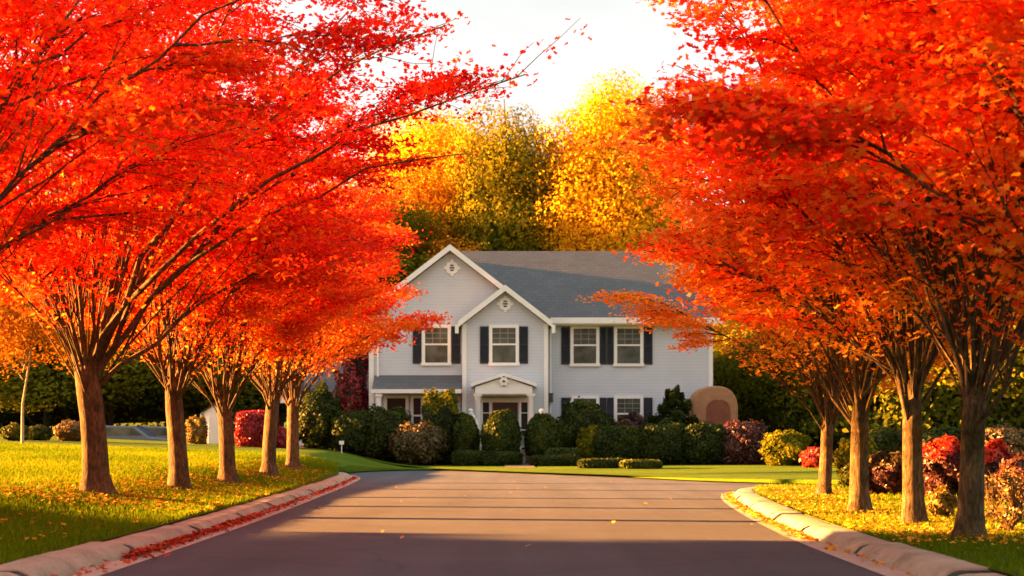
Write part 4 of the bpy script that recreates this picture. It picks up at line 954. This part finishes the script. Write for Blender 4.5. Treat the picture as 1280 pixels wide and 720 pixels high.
for i, (a, b, t, Y, lb) in enumerate(((1070, 1150, 540, 36, 'clipped green hedge behind the dark purple shrub'), (1140, 1225, 538, 35, 'clipped green hedge behind the red topped shrubs'), (1215, 1300, 536, 34, 'clipped bronze green hedge at the right picture edge'))):
    sh('clipped_hedge', a, b, t, 0, Y, 'green' if i < 2 else 'bronze', lb, 70+i, power=4, dep=.8, cat='hedge', group=GH, shift=.6, n=7000, ls=.1)
# wispy dry plants at the right edge
def wisp(px, Y, h, n, label, seed, mat='bronze'):
    rng = np.random.default_rng(seed); x = wx(px, Y); z = gz(x, Y); r = empty('dry_plant', (x, Y, z), label, 'plant', 'dry plants at the right edge')
    mb = MB(); P = []
    for i in range(n):
        a = rng.uniform(0, 6.28); q = rng.uniform(.05, .28); p = [np.array([x+q*.3*math.cos(a)*t+q*math.cos(a)*t*t*1.2, Y+q*math.sin(a)*t*1.3, z-.03+h*t*rng.uniform(.8,1.0)]) for t in (0,.4,.75,1.0)]
        mb.tube(p, [.007,.006,.004,.003], 4); 
        for k in range(18): t = rng.uniform(.25, 1)*3; b = min(2,int(t)); P.append(p[b]+(p[b+1]-p[b])*(t-b)+rng.normal(0,.035,3))
    part(mb, 'stems', 'darkbark', r); P = np.array(P)-np.array([x,Y,z])
    link('leaves', poly_mesh('dry_leaves', leaf_verts(P, rng.normal(size=P.shape), .055*rng.uniform(.6,1.3,len(P)), LEAF, rng), 6, M[mat], np.clip(rng.normal(.45,.2,len(P)),0,1)), r)
wisp(1243, 17.6, .62, 16, 'dry yellow plant right of the nearest right trunk, left of two', 81); wisp(1272, 17.0, .7, 18, 'dry yellow plant at the right picture edge', 82)
wisp(1262, 15.4, .32, 12, 'short dry plant nearest the right kerb', 83)

# ------------------------------------------------------------------ unseen trees added left of the frame to shade the near drive
SH = conifer_meshes(208, 5.2, 2.4, 12000, .26, .15, z0=.05)
for i, (x, y, s) in enumerate(((-15, 16.9, 1.0), (-15.6, 15.6, 1.05), (-15.2, 14.6, .95), (-15.5, 13.2, 1.0), (-15, 10.5, 1.05), (-15.3, 7.8, 1.0), (-15, 5, 1.0))):
    put_tree('conifer_tree', SH, (x, y, gz(x,y)), 'unseen dense conifer added left of the drive to shade it', 'conifer', 'unseen conifers added to shade the near drive', i*.9, (1.05*s, 1.05*s, s), .5)

# ------------------------------------------------------------------ sky, sun, camera
SUN_EL, SUN_AZ = 8.0, 8.0      # degrees; azimuth: left of the drive, turned this far towards the house
az = R_(180-SUN_AZ); el = R_(SUN_EL)
to_sun = Vector((math.cos(az)*math.cos(el), math.sin(az)*math.cos(el), math.sin(el)))
sun = bpy.data.lights.new('sun', 'SUN'); sun.energy = 92.0; sun.angle = R_(1.1); sun.color = (1.0, .385, .085)
so = bpy.data.objects.new('sun', sun); COL.objects.link(so); so.rotation_euler = to_sun.to_track_quat('Z', 'Y').to_euler(); so.location = (-30, 30, 20)
w = bpy.data.worlds.new('World'); S.world = w; w.use_nodes = True; t = w.node_tree; t.nodes.clear()
out = N(t, 'ShaderNodeOutputWorld'); sky = N(t, 'ShaderNodeTexSky', sky_type='NISHITA'); sky.sun_disc = False
sky.sun_elevation = el; sky.sun_rotation = math.atan2(to_sun.x, to_sun.y); sky.air_density = 1.0; sky.dust_density = 2.0
b1 = N(t, 'ShaderNodeBackground', Strength=.1); L(t, sky.outputs[0], b1.inputs[0])
tc = N(t, 'ShaderNodeTexCoord'); mp = N(t, 'ShaderNodeMapping'); mp.inputs['Scale'].default_value = (1.2, 1.2, 4.0); L(t, tc.outputs['Generated'], mp.inputs[0])
nz = N(t, 'ShaderNodeTexNoise', Scale=2.2, Detail=7.0, Roughness=.6); L(t, mp.outputs[0], nz.inputs['Vector'])
cl = ramp(t, [(.3, (.78, .75, .7)), (.55, (.92, .88, .82)), (.75, (1.0, .96, .9))], nz.outputs['Fac'])
b2 = N(t, 'ShaderNodeBackground', Strength=1.02); L(t, cl.outputs[0], b2.inputs[0])     # thin bright cloud veil
ad = N(t, 'ShaderNodeAddShader'); L(t, b1.outputs[0], ad.inputs[0]); L(t, b2.outputs[0], ad.inputs[1]); L(t, ad.outputs[0], out.inputs[0])

cam = bpy.data.cameras.new('camera'); co = bpy.data.objects.new('camera', cam); COL.objects.link(co)
co.location = (0, 0, CAM_Z); co.rotation_euler = (R_(90), 0, 0)
cam.sensor_width = 36; cam.lens = 36*F/1280; cam.shift_y = (HY-360)/1280; cam.clip_end = 2000
cam.dof.use_dof = True; cam.dof.focus_distance = 22; cam.dof.aperture_fstop = 2.2
S.camera = co
S.view_settings.view_transform = 'Standard'; S.view_settings.look = 'None'; S.view_settings.exposure = 0; S.view_settings.gamma = 1
S.cycles.max_bounces = 8; S.cycles.diffuse_bounces = 4; S.cycles.transmission_bounces = 6; S.cycles.use_denoising = True
S.cycles.caustics_reflective = False; S.cycles.caustics_refractive = False
